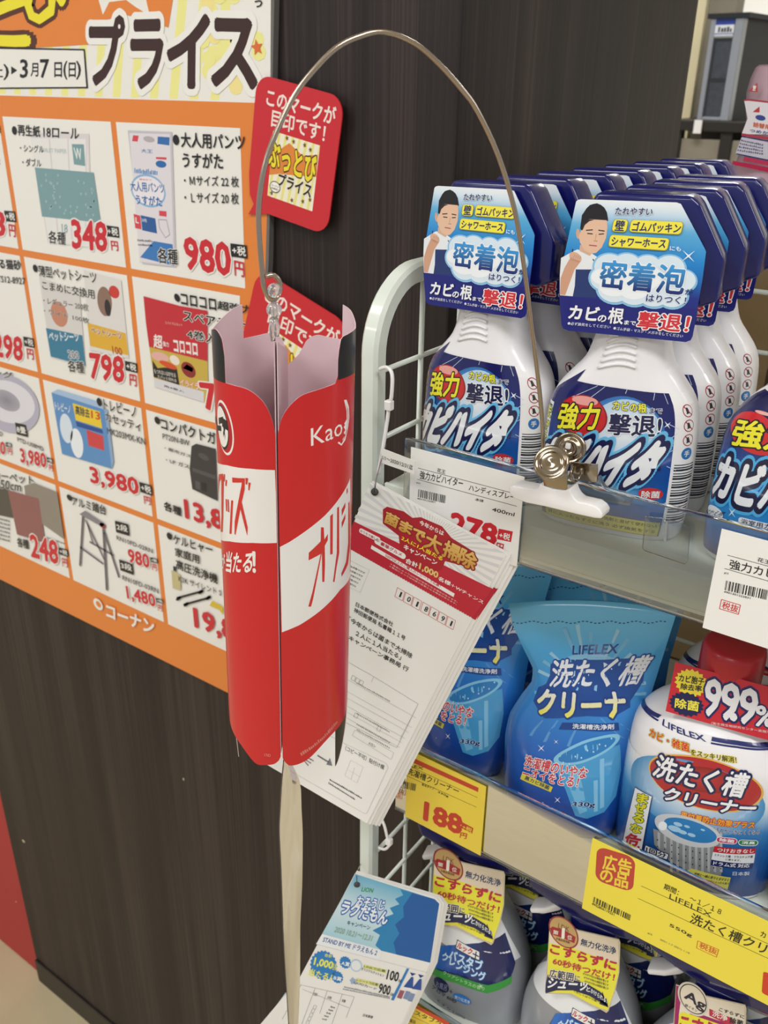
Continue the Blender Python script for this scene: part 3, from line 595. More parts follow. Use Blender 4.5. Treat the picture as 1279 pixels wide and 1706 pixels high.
for dz, rt, rb in zip(DECKS, RT, RB):
    bm = bmesh.new(); box_bm(bm, -.284, XR-.008, .4085, .66, H+dz-.002, H+dz); box_bm(bm, -.284, XR-.008, .4060, .4085, H+dz-.0045, H+dz+.0012, bev=.0006); box_bm(bm, -.284, XR-.008, .4088, .4105, H+rb-.001, H+dz-.003)
    box_bm(bm, -.284, XR-.008, .4085, .416, H+rb-.001, H+rb+.001)
    bmobj('shelf_board', bm, M_cream, rack)
    zs = [(.3998, rb), (.3992, rb+.002), (.3994, rt-.003), (.3998, rt-.0006), (.4015, rt), (.4040, rt-.0008), (.4048, rt-.003)]
    vs = []; fs = []
    for xx in (-.2655, XR-.01):
        for (y, z) in zs: vs.append((xx, y, z+H))
        for (y, z) in reversed(zs): vs.append((xx, y+.0009, z+H-.0007))
    n = 2*len(zs)
    for i in range(n): fs.append((i, (i+1) % n, n+(i+1) % n, n+i))
    fs += [tuple(range(n)), tuple(range(2*n-1, n-1, -1))]
    autosmooth(mesh('price_rail', vs, fs, M_clear, rack), 50)
    tube('rail_lip', [(-.2655, .3992, rb+H+.0006), (XR-.01, .3992, rb+H+.0006)], .0009, M_clear, rack, n=8)
# ---------------------------------------------------------------- price cards in the rails
def card(name, label, cat, x0, x1, z0, z1, y=.3978, col='#f3f2ef', group=None):
    t = thing(name, label, cat, ((x0+x1)/2, y, z0+H), group=group); w = (x1-x0)/2
    m = mat('card_'+col[1:], col, .45, coat=.1)
    box('card', (-w, w, -.0003, .0003, 0, z1-z0), m, t)
    c = Canvas(fn=on_plane(TM((t.location)), -.0003)); return t, c
G_PC = 'shelf price cards'
t, c = card('price_card', 'white price card reading 278 yen in the top shelf rail', 'price card', -.2600, -.1885, -.237, -.1837, group=G_PC)
c.v = (600, 700, 4.263)
c.line((410, 340), (1120, 528), .0003, BK); c.line((405, 420), (1112, 612), .0003, BK)
c.t('花王', (545, 368), (603, 383), (549, 340), BK, b=.01); c.t('強力カビハイター', (420, 415), (725, 480), (428, 358), BK, b=.012); c.t('ハンディスプレー', (770, 500), (1098, 572), (775, 455), BK, b=.012)
c.t('本体', (815, 572), (875, 585), (819, 552), BK); c.t('400ml', (935, 645), (1092, 683), (940, 620), BK); c.t('#25', (398, 448), (425, 455), (399, 438), '#555555')
c.bars((408, 545), (606, 592), (412, 490)); c.t('4901301222831', (404, 560), (532, 588), (406, 550), BK)
c.t('278', (640, 790), (955, 890), (655, 655), '#cf2430', b=.06); c.quad((970, 845), (1070, 866), (983, 770), '#cf2430'); c.up(4); c.t('+税', (985, 835), (1060, 855), (992, 790), '#f3f2ef', b=.02); c.t('円', (962, 925), (1010, 938), (972, 868), '#cf2430', b=.02)
c.build('printed_text', I_paper, t, flat(-.0003))
t, c = card('price_card', 'white price card at the right frame edge over the red-capped bottle', 'price card', -.0862, .012, -.2375, -.1835, group=G_PC)
c.v = (850, 780, 2.981)
c.line((1078, 432), (1420, 525), .0003, BK); c.line((1063, 498), (1400, 595), .0003, BK); c.t('花王', (1225, 463), (1290, 480), (1229, 442), BK); c.t('強力カビハイター', (1085, 498), (1560, 610), (1092, 452), BK, b=.012)
c.t('#15', (1060, 525), (1082, 529), (1062, 515), '#555555'); c.bars((1062, 605), (1275, 655), (1070, 558)); c.t('4901301222831', (1059, 617), (1190, 650), (1061, 608), BK)
for a, b in (((1048, 652), (1142, 680)), ((1142, 680), (1132, 726)), ((1132, 726), (1038, 698)), ((1038, 698), (1048, 652))): c.line(a, b, .0004, '#cf3038')
c.t('税抜', (1048, 695), (1128, 718), (1056, 660), '#cf3038', b=.012)
c.build('printed_text', I_paper, t, flat(-.0003))
t, c = card('price_card', 'yellow price card reading 188 yen in the middle shelf rail', 'price card', -.2560, -.1962, -.4565, -.3980, col='#f1d54a', group=G_PC)
c.v = (640, 1220, 3.997)
c.poly([(-10, 130), (165, 158), (628, 370), (624, 398), (155, 186), (-15, 155)], '#c8462c')
c.line((40, 165), (620, 435), .0003, BK); c.line((30, 235), (612, 498), .0003, BK); c.t('LIFELEX', (85, 205), (258, 250), (88, 188), '#4a4a30'); c.t('洗濯槽クリーナー', (150, 275), (490, 415), (158, 232), '#3b3824', b=.012); c.t('粉末タイプ', (250, 355), (330, 385), (253, 338), BK); c.t('330g', (355, 405), (425, 436), (359, 390), BK)
c.bars((40, 350), (210, 392), (45, 305)); 
for a, b in (((20, 375), (122, 402)), ((122, 402), (117, 445)), ((117, 445), (15, 415))): c.line(a, b, .0004, '#cf4a38')
c.t('税抜', (25, 418), (112, 438), (30, 385), '#cf4a38'); c.t('188', (265, 580), (505, 680), (275, 465), '#c8402c', b=.06); c.quad((510, 635), (585, 675), (518, 598), '#c8402c'); c.up(4); c.t('+税', (520, 640), (580, 668), (526, 612), '#f1d54a', b=.02); c.t('円', (503, 700), (545, 710), (510, 665), '#c8402c', b=.02)
c.build('printed_text', I_paper, t, flat(-.0003))
t, c = card('advert_price_card', 'long yellow price card with red advertised-item mark in the middle shelf rail', 'price card', -.1244, .055, -.4560, -.3985, col='#f3e04c', group=G_PC)
c.v = (940, 1360, 3.773)
c.rr((192, 400), (430, 480), (205, 185), '#c2483c', .25, 6); c.up(); c.t('広告', (240, 330), (415, 375), (250, 235), '#f1d54a', b=.05); c.t('の品', (222, 405), (395, 455), (230, 320), '#f1d54a', b=.05)
c.bars((178, 540), (415, 658), (185, 505)); c.t('4902806119251', (172, 555), (312, 625), (174, 540), BK)
c.line((482, 437), (1900, 1085), .0003, BK); c.line((462, 515), (1900, 1180), .0003, BK)
c.t('期間：　〜１／１８', (622, 455), (980, 620), (632, 420), '#3b3824', b=.01); c.t('LIFELEX', (658, 515), (922, 638), (664, 485), '#3b3824', b=.006); c.t('洗たく槽クリーナー', (785, 665), (1530, 985), (805, 605), '#3b3824', b=.014)
c.t('550g', (658, 695), (798, 765), (663, 672), '#3b3824'); c.t('#15', (522, 738), (550, 750), (524, 728), '#6b6840'); c.t('2021.1.7 (021) 1.18', (600, 780), (785, 868), (602, 768), '#8b8860'); c.t('カ', (1230, 752), (1262, 766), (1236, 718), '#3b3824')
for a, b in (((838, 782), (970, 838)), ((970, 838), (955, 885)), ((955, 885), (830, 828)), ((830, 828), (838, 782))): c.line(a, b, .0004, '#d8603c')
c.t('税抜', (845, 825), (955, 872), (852, 790), '#d8603c', b=.012); c.t('198', (1255, 1110), (1700, 1310), (1265, 985), '#d2462c', b=.06)
c.build('printed_text', I_paper, t, flat(-.0003))
t, c = card('price_card', 'yellow price card in the bottom shelf rail beside the cleaning campaign leaflet', 'price card', -.2580, -.1995, -.70, -.6395, col='#f0d24c', group=G_PC)
c.v = (590, 1380, 4.41)
c.poly([(400, 1270), (690, 1420), (700, 1440), (690, 1455), (395, 1290)], '#c8462c'); c.t('バスタブクレンジング', (395, 1345), (900, 1580), (400, 1310), '#3b3824', b=.012); c.line((380, 1360), (640, 1480), .0003, BK); c.bars((375, 1410), (450, 1440), (380, 1385), n=14)
c.build('printed_text', I_paper, t, flat(-.0003))
# clear hook tab on the top rail
tb = thing('clear_rail_tab', 'small clear plastic hook tab clipped on the top price rail', 'clip', (0, .3965, H)); tp = on_plane(TM(tb.location), 0)
tbp = [tp(850+x/2.981, 780+y/2.981) for x, y in ((672, 235), (760, 245), (775, 262), (790, 250), (885, 285), (895, 300), (882, 460), (870, 475), (670, 408), (658, 395))]
prism('tab', tbp, -.0012, 0, M_clear, tb, bev=.0003); tp2 = [tp(850+x/2.981, 780+y/2.981) for x, y in ((778, 258), (788, 258), (780, 360), (768, 358))]
prism('slot_rib', tp2, -.002, -.0012, mat('grey_clear', '#8b9092', .3), tb)
# ---------------------------------------------------------------- bottle bodies
def superc(n, N=96):
    P = []
    for k in range(N+1):
        th = math.pi*k/N; s, co = math.sin(th), math.cos(th); P.append((abs(s)**(2/n), math.copysign(abs(co)**(2/n), co)))   # from front centre (0,1) round +x to the back
    return np.array(P)
class Body:
    def __init__(s, prof, n, a0, b0):
        s.p = np.array(prof, float); s.n = n; C = superc(n, 300); d = np.hypot(np.diff(C[:, 0])*a0, np.diff(C[:, 1])*b0); s.C = C; s.S = np.concatenate([[0], np.cumsum(d)])
    def ab(s, z): return np.interp(z, s.p[:, 0], s.p[:, 1]), np.interp(z, s.p[:, 0], s.p[:, 2])
    def surf(s, u, z, h=0):
        q = min(abs(u), s.S[-1]*.999); x = np.interp(q, s.S, s.C[:, 0]); y = np.interp(q, s.S, s.C[:, 1]); a, b = s.ab(z); k = 1 if u >= 0 else -1
        nx, ny = (abs(x)**(s.n-1))/a, math.copysign(abs(y)**(s.n-1), y)/b; l = math.hypot(nx, ny) or 1
        return (k*(a*x+h*nx/l), -(b*y+h*ny/l), z)
    def mesh(s, name, m, parent, seg=48, fine=4, sx=0, lean=None):
        zs = [];
        for i in range(len(s.p)-1):
            for k in range(fine): zs.append(s.p[i, 0]+(s.p[i+1, 0]-s.p[i, 0])*k/fine)
        zs.append(s.p[-1, 0]); vs = []; fs = []; U = [s.S[-1]*.9999*(-1+2*k/seg) for k in range(seg)]
        for z in zs:
            for u in U: vs.append(s.surf(u, z))
        for i in range(len(zs)-1):
            for k in range(seg): fs.append((i*seg+k, i*seg+(k+1) % seg, (i+1)*seg+(k+1) % seg, (i+1)*seg+k))
        fs += [tuple(range(seg))[::-1], tuple((len(zs)-1)*seg+k for k in range(seg))]
        return autosmooth(mesh(name, vs, fs, m, parent), 50)
def csmooth(prof, k=4):
    P = smoothpts([np.array(p, float) for p in prof], k); return [tuple(p) for p in P]
def copytree(o, loc, rz, label, group=None, parent=None):
    c = o.copy(); COL.objects.link(c); c.parent = parent
    if parent is None:
        c.location = loc; c.rotation_euler = (0, 0, rz); c['label'] = label
        if group: c['group'] = group
    for ch in o.children: copytree(ch, None, None, None, None, c)
    return c
# ---- mould spray bottle
SB = Body(csmooth([(0, .035, .0165), (.004, .0385, .0188), (.022, .0398, .0195), (.048, .0392, .0195), (.066, .0378, .0195), (.076, .0345, .019), (.084, .0285, .018), (.092, .0222, .0172), (.102, .0188, .0165), (.114, .0165, .0155), (.128, .0150, .015), (.150, .0130, .014)], 3), 3.0, .0398, .0195)
G1 = 'mould remover spray bottles on the top shelf'
M1 = TM((-.2355, .441, H-.216), math.radians(-2)); sp = thing('spray_bottle', 'white trigger spray bottle with blue mould-remover label, front left on the top shelf', 'spray bottle', (-.2355, .441, H-.216), rz=math.radians(-2), group=G1)
SB.mesh('bottle', M_bottle, sp, seg=64)
for k in range(8):
    z = .0935+.0033*k; pts = [SB.surf(u, z-.0012*(u/.012)**2, .0002) for u in np.linspace(-.021, .011, 13)]
    tube('grip_rib', pts, .0009, M_bottle, sp, n=6)
def label_print(c, refill=False):
    c.raw = True; zt = .0815 if not refill else .093
    gpoly(c, [(-.0455, .004), (.0305, .004), (.0305, zt), (-.0295, zt), (-.030, .088 if not refill else zt), (-.0455, .070)], [(.004, '#14307e'), (.02, '#1566b4'), (.035, '#16509f'), (.052, '#143f92'), (.066, '#161f6a'), (.0815, '#15175a')], px=False)
    c.up(); gpoly(c, [(-.0455, .004), (-.0372, .004), (-.0372, .0675), (-.0455, .0675)], [(0, '#eef2ee')], 4, px=False)
    gpoly(c, [(.0305, .004), (.0455, .004), (.0455, zt), (.0305, zt)], [(0, '#f3f2f3')], 10, px=False); c.up()
    for i, ch in enumerate('まぜるな危険'): c.t(ch, (-.0446, .058-.0085*i), (-.0378, .058-.0085*i), (-.0446, .0648-.0085*i), '#e8e046' if i < 4 else '#cf2430', out='#3f7a2c' if i < 4 else None, ow=.05, b=.03)
    for k, z in enumerate((.073, .0655, .0580)):
        c.ell((.0382, z), (.0414, z), (.0382, z+.0032), '#b03a44', 18); 
    c.up()
    for k, z in enumerate((.073, .0655, .0580)): c.ell((.0382, z), (.0409, z), (.0382, z+.0027), '#f0eff0', 18)
    c.ell((.0382, .0508), (.0414, .0508), (.0382, .054), '#2d74b8', 18); c.up()
    for z in (.073, .0655, .0580): c.ell((.0378, z+.0004), (.0386, z+.0004), (.0378, z+.0018), '#3a3436', 8); c.poly([(.0370, z-.0016), (.0392, z-.0012), (.0386, z+.0008), (.0375, z+.0003)], '#3a3436'); c.poly([(.0358, z+.0022), (.0362, z+.0026), (.0406, z-.0022), (.0402, z-.0026)], '#b03a44')
    c.t('手', (.0366, .0492), (.0396, .0492), (.0366, .0524), '#f0eff0', b=.02)
    for k in range(22): z = .012+k*.00155; c.poly([(.032, z), (.0445, z), (.0445, z+(.0005, .0011, .0007)[k % 3]), (.032, z+(.0005, .0011, .0007)[k % 3])], '#2a2a30')
    c.raw = False; c.L = 3
    # white glow behind the wording, pale blue lightning, then the words
    c.ell((520, 720), (850, 790), (560, 400), '#2a6fb8', 36, '#8cc0e6'); c.up(); c.ell((540, 690), (815, 730), (560, 425), '#b9d6ee', 36, '#f4f7fb'); c.up(); c.ell((420, 1190), (880, 1330), (440, 1110), '#1566b4', 36, '#7cc4ea'); c.up()
    for a, b in (((870, 650), (960, 700)), ((840, 820), (950, 740)), ((880, 1020), (960, 1060)), ((820, 930), (930, 880)), ((560, 330), (545, 375)), ((350, 300), (180, 390)), ((400, 310), (300, 400)), ((760, 380), (750, 440)), ((830, 380), (865, 480))): c.line(a, b, .0003, '#cfe0f5')
    c.burst((865, 660), (900, 668), (866, 620), '#e8f3fb', 4, .2)
    c.ell((245, 552), (422, 572), (248, 372), '#8f1f28', 40); c.up(); c.ell((245, 550), (410, 570), (248, 380), '#cf2a30', 40); c.up(); c.ell((262, 425), (352, 440), (262, 385), '#eda49c', 24); c.up()
    c.t('強力', (92, 650), (345, 675), (125, 438), '#f6ee35', out='#1b1820', ow=.05, b=.05); c.up(4)
    c.t('カビの根', (455, 505), (702, 548), (462, 430), '#f3ee3a', out='#1b2250', ow=.05, b=.04); c.t('まで', (722, 552), (820, 560), (724, 505), '#1d2355', out='#e8edf6', ow=.05, b=.02); c.up(3)
    c.t('撃退!', (430, 718), (812, 760), (445, 540), '#1a1d4d', out='#f1f5fa', ow=.04, b=.035); c.up(3)
    c.t('カビハイタ', (12, 1030), (705, 1165), (62, 735), '#f2f4f7', out='#171a4f', ow=.12, b=.12, ocol2='#6cc0ee'); c.poly([(722, 1045), (830, 1055), (858, 905), (745, 890)], '#171a4f'); c.up(3); c.poly([(757, 1030), (797, 1030), (822, 918), (758, 910)], '#f2f4f7')
    c.ell((770, 1250), (868, 1262), (772, 1198), '#c9303a', 28); c.up(); c.t('除菌', (700, 1278), (838, 1290), (703, 1220), '#f3f2f3', b=.02)
    c.raw = True; gpoly(c, [(-.033, .0045), (.0295, .0045), (.0295, .0125), (-.033, .0125)], [(0, '#e9dc6a')], 3, px=False); c.up()
    c.t('まぜるな危険 塩素系 他の洗剤と混ぜて使わない', (-.031, .0095), (.028, .0095), (-.031, .0115), '#2a2a30'); c.t('目に入ったらすぐに洗う 必ず換気をする', (-.031, .006), (.028, .006), (-.031, .008), '#2a2a30'); c.raw = False
fn = on_surf(M1, SB.surf, 0, .05, (-.06, .06), (-.02, .12))
c = Canvas(fn=fn, view=(700, 540, 5.561)); label_print(c); LAB = c.build('front_label', I_film, sp, lift(SB.surf), cut=(.002, .004), eps=2.5e-5)
# trigger head: faceted blue shroud behind the hang card
hd = prism('trigger_head', [(-.0255, .140), (-.0262, .168), (-.0235, .1725), (.0195, .1735), (.0235, .1705), (.0382, .1465), (.0385, .1275), (.030, .1235), (.012, .126), (-.018, .126), (-.0255, .131)], -.0125, .0055, M_blue, sp, bev=.002)
def cardsurf(u, v, h=0): return (u, -.0215-h+.085*(v-.111)-(.0015 if False else 0), v)
c = Canvas(fn=on_surf(M1, cardsurf, 0, .14), view=(700, 300, 6.395))
OUT = [(150, 85), (165, 68), (190, 62), (965, 103), (1000, 118), (1205, 555), (1217, 590), (1195, 850), (1125, 1420), (1110, 1455), (1070, 1472), (110, 1330), (70, 1310), (55, 1270), (30, 960), (35, 790)]
OUTL = [c.m(p) for p in OUT]
bm = bmesh.new(); f0 = bm.faces.new([bm.verts.new(cardsurf(u, v, 0)) for u, v in OUTL]); r = bmesh.ops.extrude_face_region(bm, geom=[f0]); bmesh.ops.translate(bm, verts=[v for v in r['geom'] if isinstance(v, bmesh.types.BMVert)], vec=(0, .0006, 0)); bmesh.ops.recalc_face_normals(bm, faces=bm.faces[:])
bmobj('hang_card', bm, mat('navy_card', '#1c1f78', .35, coat=.3), sp)
gpoly(c, [(p[0]+(.0 if 1 else 0), p[1]) for p in OUT], [(.111, '#1c1f78'), (.1295, '#1f2a86'), (.1335, '#1557a8'), (.145, '#1d86d2'), (.158, '#5aaede'), (.1665, '#dbe9f4'), (.170, '#eef2f6')], 26); c.up()
c.poly([(33, 985), (150, 1005), (330, 1030), (560, 1080), (800, 1100), (1165, 1150), (1125, 1420), (1110, 1455), (1070, 1472), (110, 1330), (70, 1310), (55, 1270)], '#1c1f78'); c.up()
c.poly([(40, 625), (140, 560), (170, 545), (290, 590), (335, 625), (310, 760), (160, 1000), (37, 985), (33, 790)], '#e9ecf0'); c.up()
c.poly([(160, 738), (305, 742), (330, 1015), (140, 1000), (155, 900)], '#24376f'); c.line((132, 540), (130, 590), .0006, '#2a3350'); c.line((295, 640), (305, 660), .0005, '#2a3350')
c.poly([(190, 500), (300, 560), (270, 610), (185, 560)], '#d9b196')
c.up(); c.poly([(115, 620), (200, 660), (150, 740), (80, 985), (38, 980), (40, 820), (70, 720)], '#d2a084'); c.ell((155, 620), (205, 635), (150, 570), '#dcae93', 20); c.up()
for k in range(4): c.line((150+k*16, 592+k*6), (140+k*16, 625+k*6), .00018, '#a87660')
c.ell((172, 395), (188, 400), (170, 345), '#d6a88c', 16); c.up()
c.poly([(188, 345), (200, 215), (235, 150), (262, 118), (290, 108), (318, 102), (350, 118), (378, 145), (400, 190), (412, 270), (380, 290), (240, 300), (205, 370)], '#1d1a1b'); c.up()
c.poly([(200, 350), (215, 300), (255, 255), (340, 262), (400, 268), (408, 330), (398, 440), (365, 530), (320, 582), (280, 590), (225, 555), (190, 480), (178, 420)], '#e6bea2'); c.up()
c.poly([(195, 360), (210, 300), (250, 255), (300, 262), (260, 275), (225, 310), (208, 360)], '#2a2424')
for a, b in (((235, 362), (290, 358)), ((335, 362), (385, 372))): c.line(a, b, .0005, '#2a2020')
for a, b in (((245, 392), (290, 398)), ((338, 402), (380, 398))): c.line(a, b, .0005, '#2d2528')
c.line((318, 400), (312, 455), .0003, '#c4937a'); c.line((300, 465), (330, 468), .0004, '#b98671'); c.line((262, 505), (325, 515), .0005, '#a8545a')
c.up(); 
RIMS = [(430, 720, 140), (570, 715, 135), (740, 730, 130), (920, 750, 145), (1035, 870, 120), (950, 1010, 140), (800, 985, 155), (640, 965, 155), (480, 930, 160), (400, 830, 140), (700, 850, 200)]
for x, y, r in RIMS: c.ell((x, y), (x+r, y+r*.06), (x, y-r), '#8cc4ec', 26); c.L += 0; c.up()
for x, y, r in RIMS: c.ell((x, y-4), (x+r*.88, y), (x, y-r*.9), '#dbeaf6', 26); c.up()
for x, y, r in RIMS[-4:]: c.ell((x, y-20), (x+r*.8, y-20), (x, y-r*.75), '#f1f5fa', 26); c.up()
c.t('たれやすい', (465, 212), (765, 225), (475, 143), '#23285f', out='#eef2f6', ow=.04, b=.03)
for bl, br, tl, s_1, tb_ in (((440, 378), (562, 390), (458, 255), '壁', ((465, 365), (540, 372), (478, 268))), ((580, 385), (1008, 420), (600, 262), 'ゴムパッキン', ((605, 375), (998, 400), (618, 285))), ((415, 525), (900, 575), (432, 405), 'シャワーホース', ((440, 512), (878, 548), (452, 430)))):
    L = c.L; c.rr(bl, br, tl, '#8f8a3c', .25); c.up(); c.rr((bl[0]+5, bl[1]-7), (br[0]-4, br[1]-8), (tl[0]+4, tl[1]+2), '#f7ea4a', .25); c.up(); c.t(s_1, *tb_, '#23285f', b=.035); c.L = L
c.up(2); c.t('にも', (920, 568), (1010, 578), (922, 525), '#eaf3fb', b=.02)
c.t('密着泡', (350, 915), (1035, 1003), (372, 648), '#171c6a', out='#f4f8fc', ow=.03, b=.045, col2='#3f9fe2'); c.up(3)
c.t('が', (1055, 1000), (1112, 1008), (1060, 945), '#1c2270', b=.03); c.t('はりつく！', (735, 1060), (1060, 1100), (742, 990), '#1c2270', out='#f4f8fc', ow=.03, b=.035); c.up(2)
c.t('カビ', (112, 1205), (345, 1240), (130, 1078), '#f2f3f6', b=.045); c.t('の', (345, 1245), (412, 1253), (355, 1182), '#f2f3f6', b=.04); c.t('根', (428, 1262), (548, 1278), (445, 1112), '#f2f3f6', b=.04); c.t('まで', (562, 1280), (655, 1292), (568, 1240), '#f2f3f6', b=.03)
c.t('撃退！', (668, 1322), (1080, 1378), (692, 1158), '#d2303a', out='#f4f1f2', ow=.05, b=.04); c.t('●必ず換気をしてください', (105, 1270), (450, 1318), (110, 1240), '#dfe2ee'); c.t('●ゴム手袋・マスク・メガネをしてください', (475, 1328), (1045, 1425), (480, 1298), '#dfe2ee')
c.burst((1075, 625), (1150, 630), (1078, 545), '#eaf5fc', 4, .12)
CARDP = c.build('card_print', I_gloss, sp, lambda u, v, h: cardsurf(u, v, h), eps=1.6e-5)
tube('trigger_lever', [SBp for SBp in [(.0, -.0145, .128), (-.004, -.0175, .118), (-.007, -.0185, .108), (-.007, -.0185, .1125)]][:3], [.004, .0035, .003], M_white, sp, n=8)
ords = ['second', 'third', 'fourth', 'fifth', 'sixth', 'seventh']
for k in range(1, 7): copytree(sp, (-.2355+.0038*k, .441+.0412*k, H-.216), math.radians(-2+random.uniform(-2, 2)), 'white trigger spray bottle, %s back in the left row on the top shelf' % ords[k-1], G1)
for k in range(4):
    copytree(sp, (-.1555-.0006*k, .4405+.0400*k, H-.216), math.radians(10-2*k), ('white trigger spray bottle directly behind the bulldog clip, front of the second row' if k == 0 else 'white trigger spray bottle, %s back in the second row on the top shelf' % ords[k-1]), G1)
# ---- refill bottles without trigger
RB_ = Body(csmooth([(0, .031, .0165), (.004, .0355, .0188), (.03, .0365, .0195), (.065, .035, .0195), (.078, .031, .019), (.088, .024, .017), (.094, .016, .014), (.098, .012, .012), (.102, .0115, .0115)], 3), 3.0, .0365, .0195)
rf = thing('refill_bottle', 'blue-labelled refill bottle cut by the right frame edge, front of the top shelf', 'bottle', (-.067, .4415, H-.216), rz=math.radians(-6), group='refill bottles on the top shelf')
RB_.mesh('bottle', M_bottle, rf, seg=64)
lathe('screw_cap', [(.013, .100), (.0135, .102), (.0135, .116), (.012, .118)], M_white, rf, n=40, flute=.03)
MR = TM((-.067, .4415, H-.216), math.radians(-6)); fnr = on_surf(MR, RB_.surf, -.02, .05, (-.07, .07), (-.02, .12))
c = Canvas(fn=fnr, view=(1180, 600, 5.687)); c.raw = True
gpoly(c, [(-.0455, .004), (.0455, .004), (.0455, .070), (.036, .091), (-.036, .091), (-.0455, .070)], [(.004, '#10307f'), (.015, '#1d6fbe'), (.03, '#2a8ad2'), (.05, '#1a50a4'), (.07, '#171d66'), (.09, '#15174a')], px=False); c.up()
gpoly(c, [(-.0455, .004), (-.0385, .004), (-.0385, .064), (-.0455, .066)], [(0, '#e6ecea')], 4, px=False); c.up()
for i, ch in enumerate('まぜるな危険'): c.t(ch, (-.0448, .058-.0092*i), (-.0390, .058-.0092*i), (-.0448, .0655-.0092*i), '#cfd24a' if i < 4 else '#c02c34', out='#3f7a2c' if i < 4 else None, ow=.04, b=.03)
c.raw = False; c.L = 4
c.ell((420, 690), (680, 740), (440, 490), '#cf2a30', 40); c.up(); c.ell((520, 500), (600, 520), (520, 482), '#efb0a8', 20); c.up()
c.t('強力', (212, 795), (830, 870), (300, 555), '#f6ee35', out='#141226', ow=.05, b=.05); c.up(4)
c.t('カビハイター', (15, 1245), (1600, 1560), (150, 890), '#f0f3f7', out='#141741', ow=.12, b=.07, ocol2='#4fb0ea'); c.up(4)
c.ell((60, 1440), (145, 1470), (62, 1378), '#e8edf3', 24); c.rr((285, 1540), (800, 1660), (292, 1478), '#e8edf3', .45); c.up(); c.t('つけかえ用', (-10, 1440), (120, 1480), (0, 1400), '#20264f'); c.t('浴室用カビ取り剤', (310, 1545), (900, 1660), (318, 1495), '#20264f'); c.burst((228, 1440), (275, 1450), (230, 1380), '#cdeaf8', 4, .18)
c.build('front_label', I_film, rf, lift(RB_.surf), cut=(.002, .004), eps=2.5e-5)
copytree(rf, (-.066, .4835, H-.216), math.radians(-3), 'blue-labelled refill bottle directly behind the front one at the right frame edge', 'refill bottles on the top shelf')
copytree(rf, (-.066, .5255, H-.216), math.radians(-6), 'blue-labelled refill bottle, third back at the right frame edge', 'refill bottles on the top shelf')

# ================================================================ middle shelf: refill pouches
DM = H-.433
def pouch(label, corners, twist, group, M=None):
    """corners: BL BR TR TL world points of the pouch outline"""
    C4 = [np.array(q, float) for q in corners]; base = (C4[0]+C4[1])/2; t = thing('refill_pouch', label, 'pouch', tuple(base), group=group)
    L4 = [q-base for q in C4]
    nr = np.cross(L4[1]-L4[0], L4[3]-L4[0]); nr /= np.linalg.norm(nr); nr = nr*(1 if nr[1] < 0 else -1)
    def edge(tt): # width factor along the height (neck under the seal)
        return np.interp(tt, [0, .06, .2, .45, .62, .72, .80, .86, .93, 1], [.93, 1.0, 1.07, 1.03, .93, .86, .84, .90, .98, 1.0])
    def inL(tt): return np.interp(tt, [0, .12, .35, .46, .56, .64, .70, .80, .9, 1], [.03, 0, 0, .03, .11, .185, .18, .10, .03, 0])
    def inR(tt): return np.interp(tt, [0, .1, .4, .6, .8, 1], [.03, -.01, -.01, .02, .01, 0])
    def bulge(tt): return np.interp(tt, [0, .04, .15, .4, .65, .8, .88, 1], [.014, .017, .0175, .0150, .0105, .005, .001, .0008])
    def S(u, v, h=0, back=False):
        v = min(1.05, max(-.1, v)); a = L4[0]+(L4[3]-L4[0])*v; b = L4[1]+(L4[2]-L4[1])*v; m_ = (a+b)/2; d = (b-a)/2; k = (2*u-1)*edge(v); q = max(0, 1-abs(2*u-1)**2.2)**.6
        w_ = inL(v)+(1-inL(v)-inR(v))*u; p = a+(b-a)*w_
        wr = .0006*math.sin(17*u+9*v)*math.sin(23*v)*(1 if v < .9 else .3)
        p = p+nr*((bulge(v)*q+wr*q)*(-1 if back else 1)+h)
        if v > .85: p = p+np.array([0, 0, .004*math.sin(math.pi*u)*(v-.85)/.15])
        return tuple(p)
    NU, NV = 24, 30; vs = []; fs = []
    for bk in (False, True):
        for j in range(NV+1):
            for i in range(NU+1): vs.append(S(i/NU, j/NV, 0, bk))
    n1 = (NU+1)*(NV+1)
    for bk in (0, 1):
        for j in range(NV):
            for i in range(NU):
                a = bk*n1+j*(NU+1)+i; q = (a, a+1, a+NU+2, a+NU+1); fs.append(q if not bk else q[::-1])
    for j in (0, NV):
        for i in range(NU): a = j*(NU+1)+i; q = (a, n1+a, n1+a+1, a+1); fs.append(q if j == 0 else q[::-1])
    body = mesh('pouch_body', vs, fs, I_film, t, smooth=True)
    at = body.data.color_attributes.new('ink', 'FLOAT_COLOR', 'POINT'); buf = []
    ks = [(0, '#133f92'), (.12, '#1648a6'), (.35, '#2068c8'), (.6, '#3a90dc'), (.8, '#4fb0ea'), (.9, '#6cc2ee'), (1, '#74c6ee')]
    for k in range(2*n1):
        v = ((k % n1)//(NU+1))/NV; c3 = [np.interp(v, [q[0] for q in ks], [lin(q[1])[m_] for q in ks]) for m_ in range(3)]; buf += c3+[1.0]
    at.data.foreach_set('color', buf)
    return t, S
GP = 'blue refill pouches on the middle shelf'
P1c = [PZ(-.1985, .430, -.4325), PZ(-.1245, .441, -.4325), PZ(-.1175, .470, -.2745), PZ(-.2120, .440, -.2895)]
pt, PS = pouch('light blue stand-up refill pouch in front on the middle shelf', P1c, 0, GP)
c = Canvas(fn=on_surf(Matrix.Translation(pt.location), PS, .5, .5, (-.02, 1.02), (-.02, 1.02), .15), view=(820, 920, 2.787)); c.L = 1
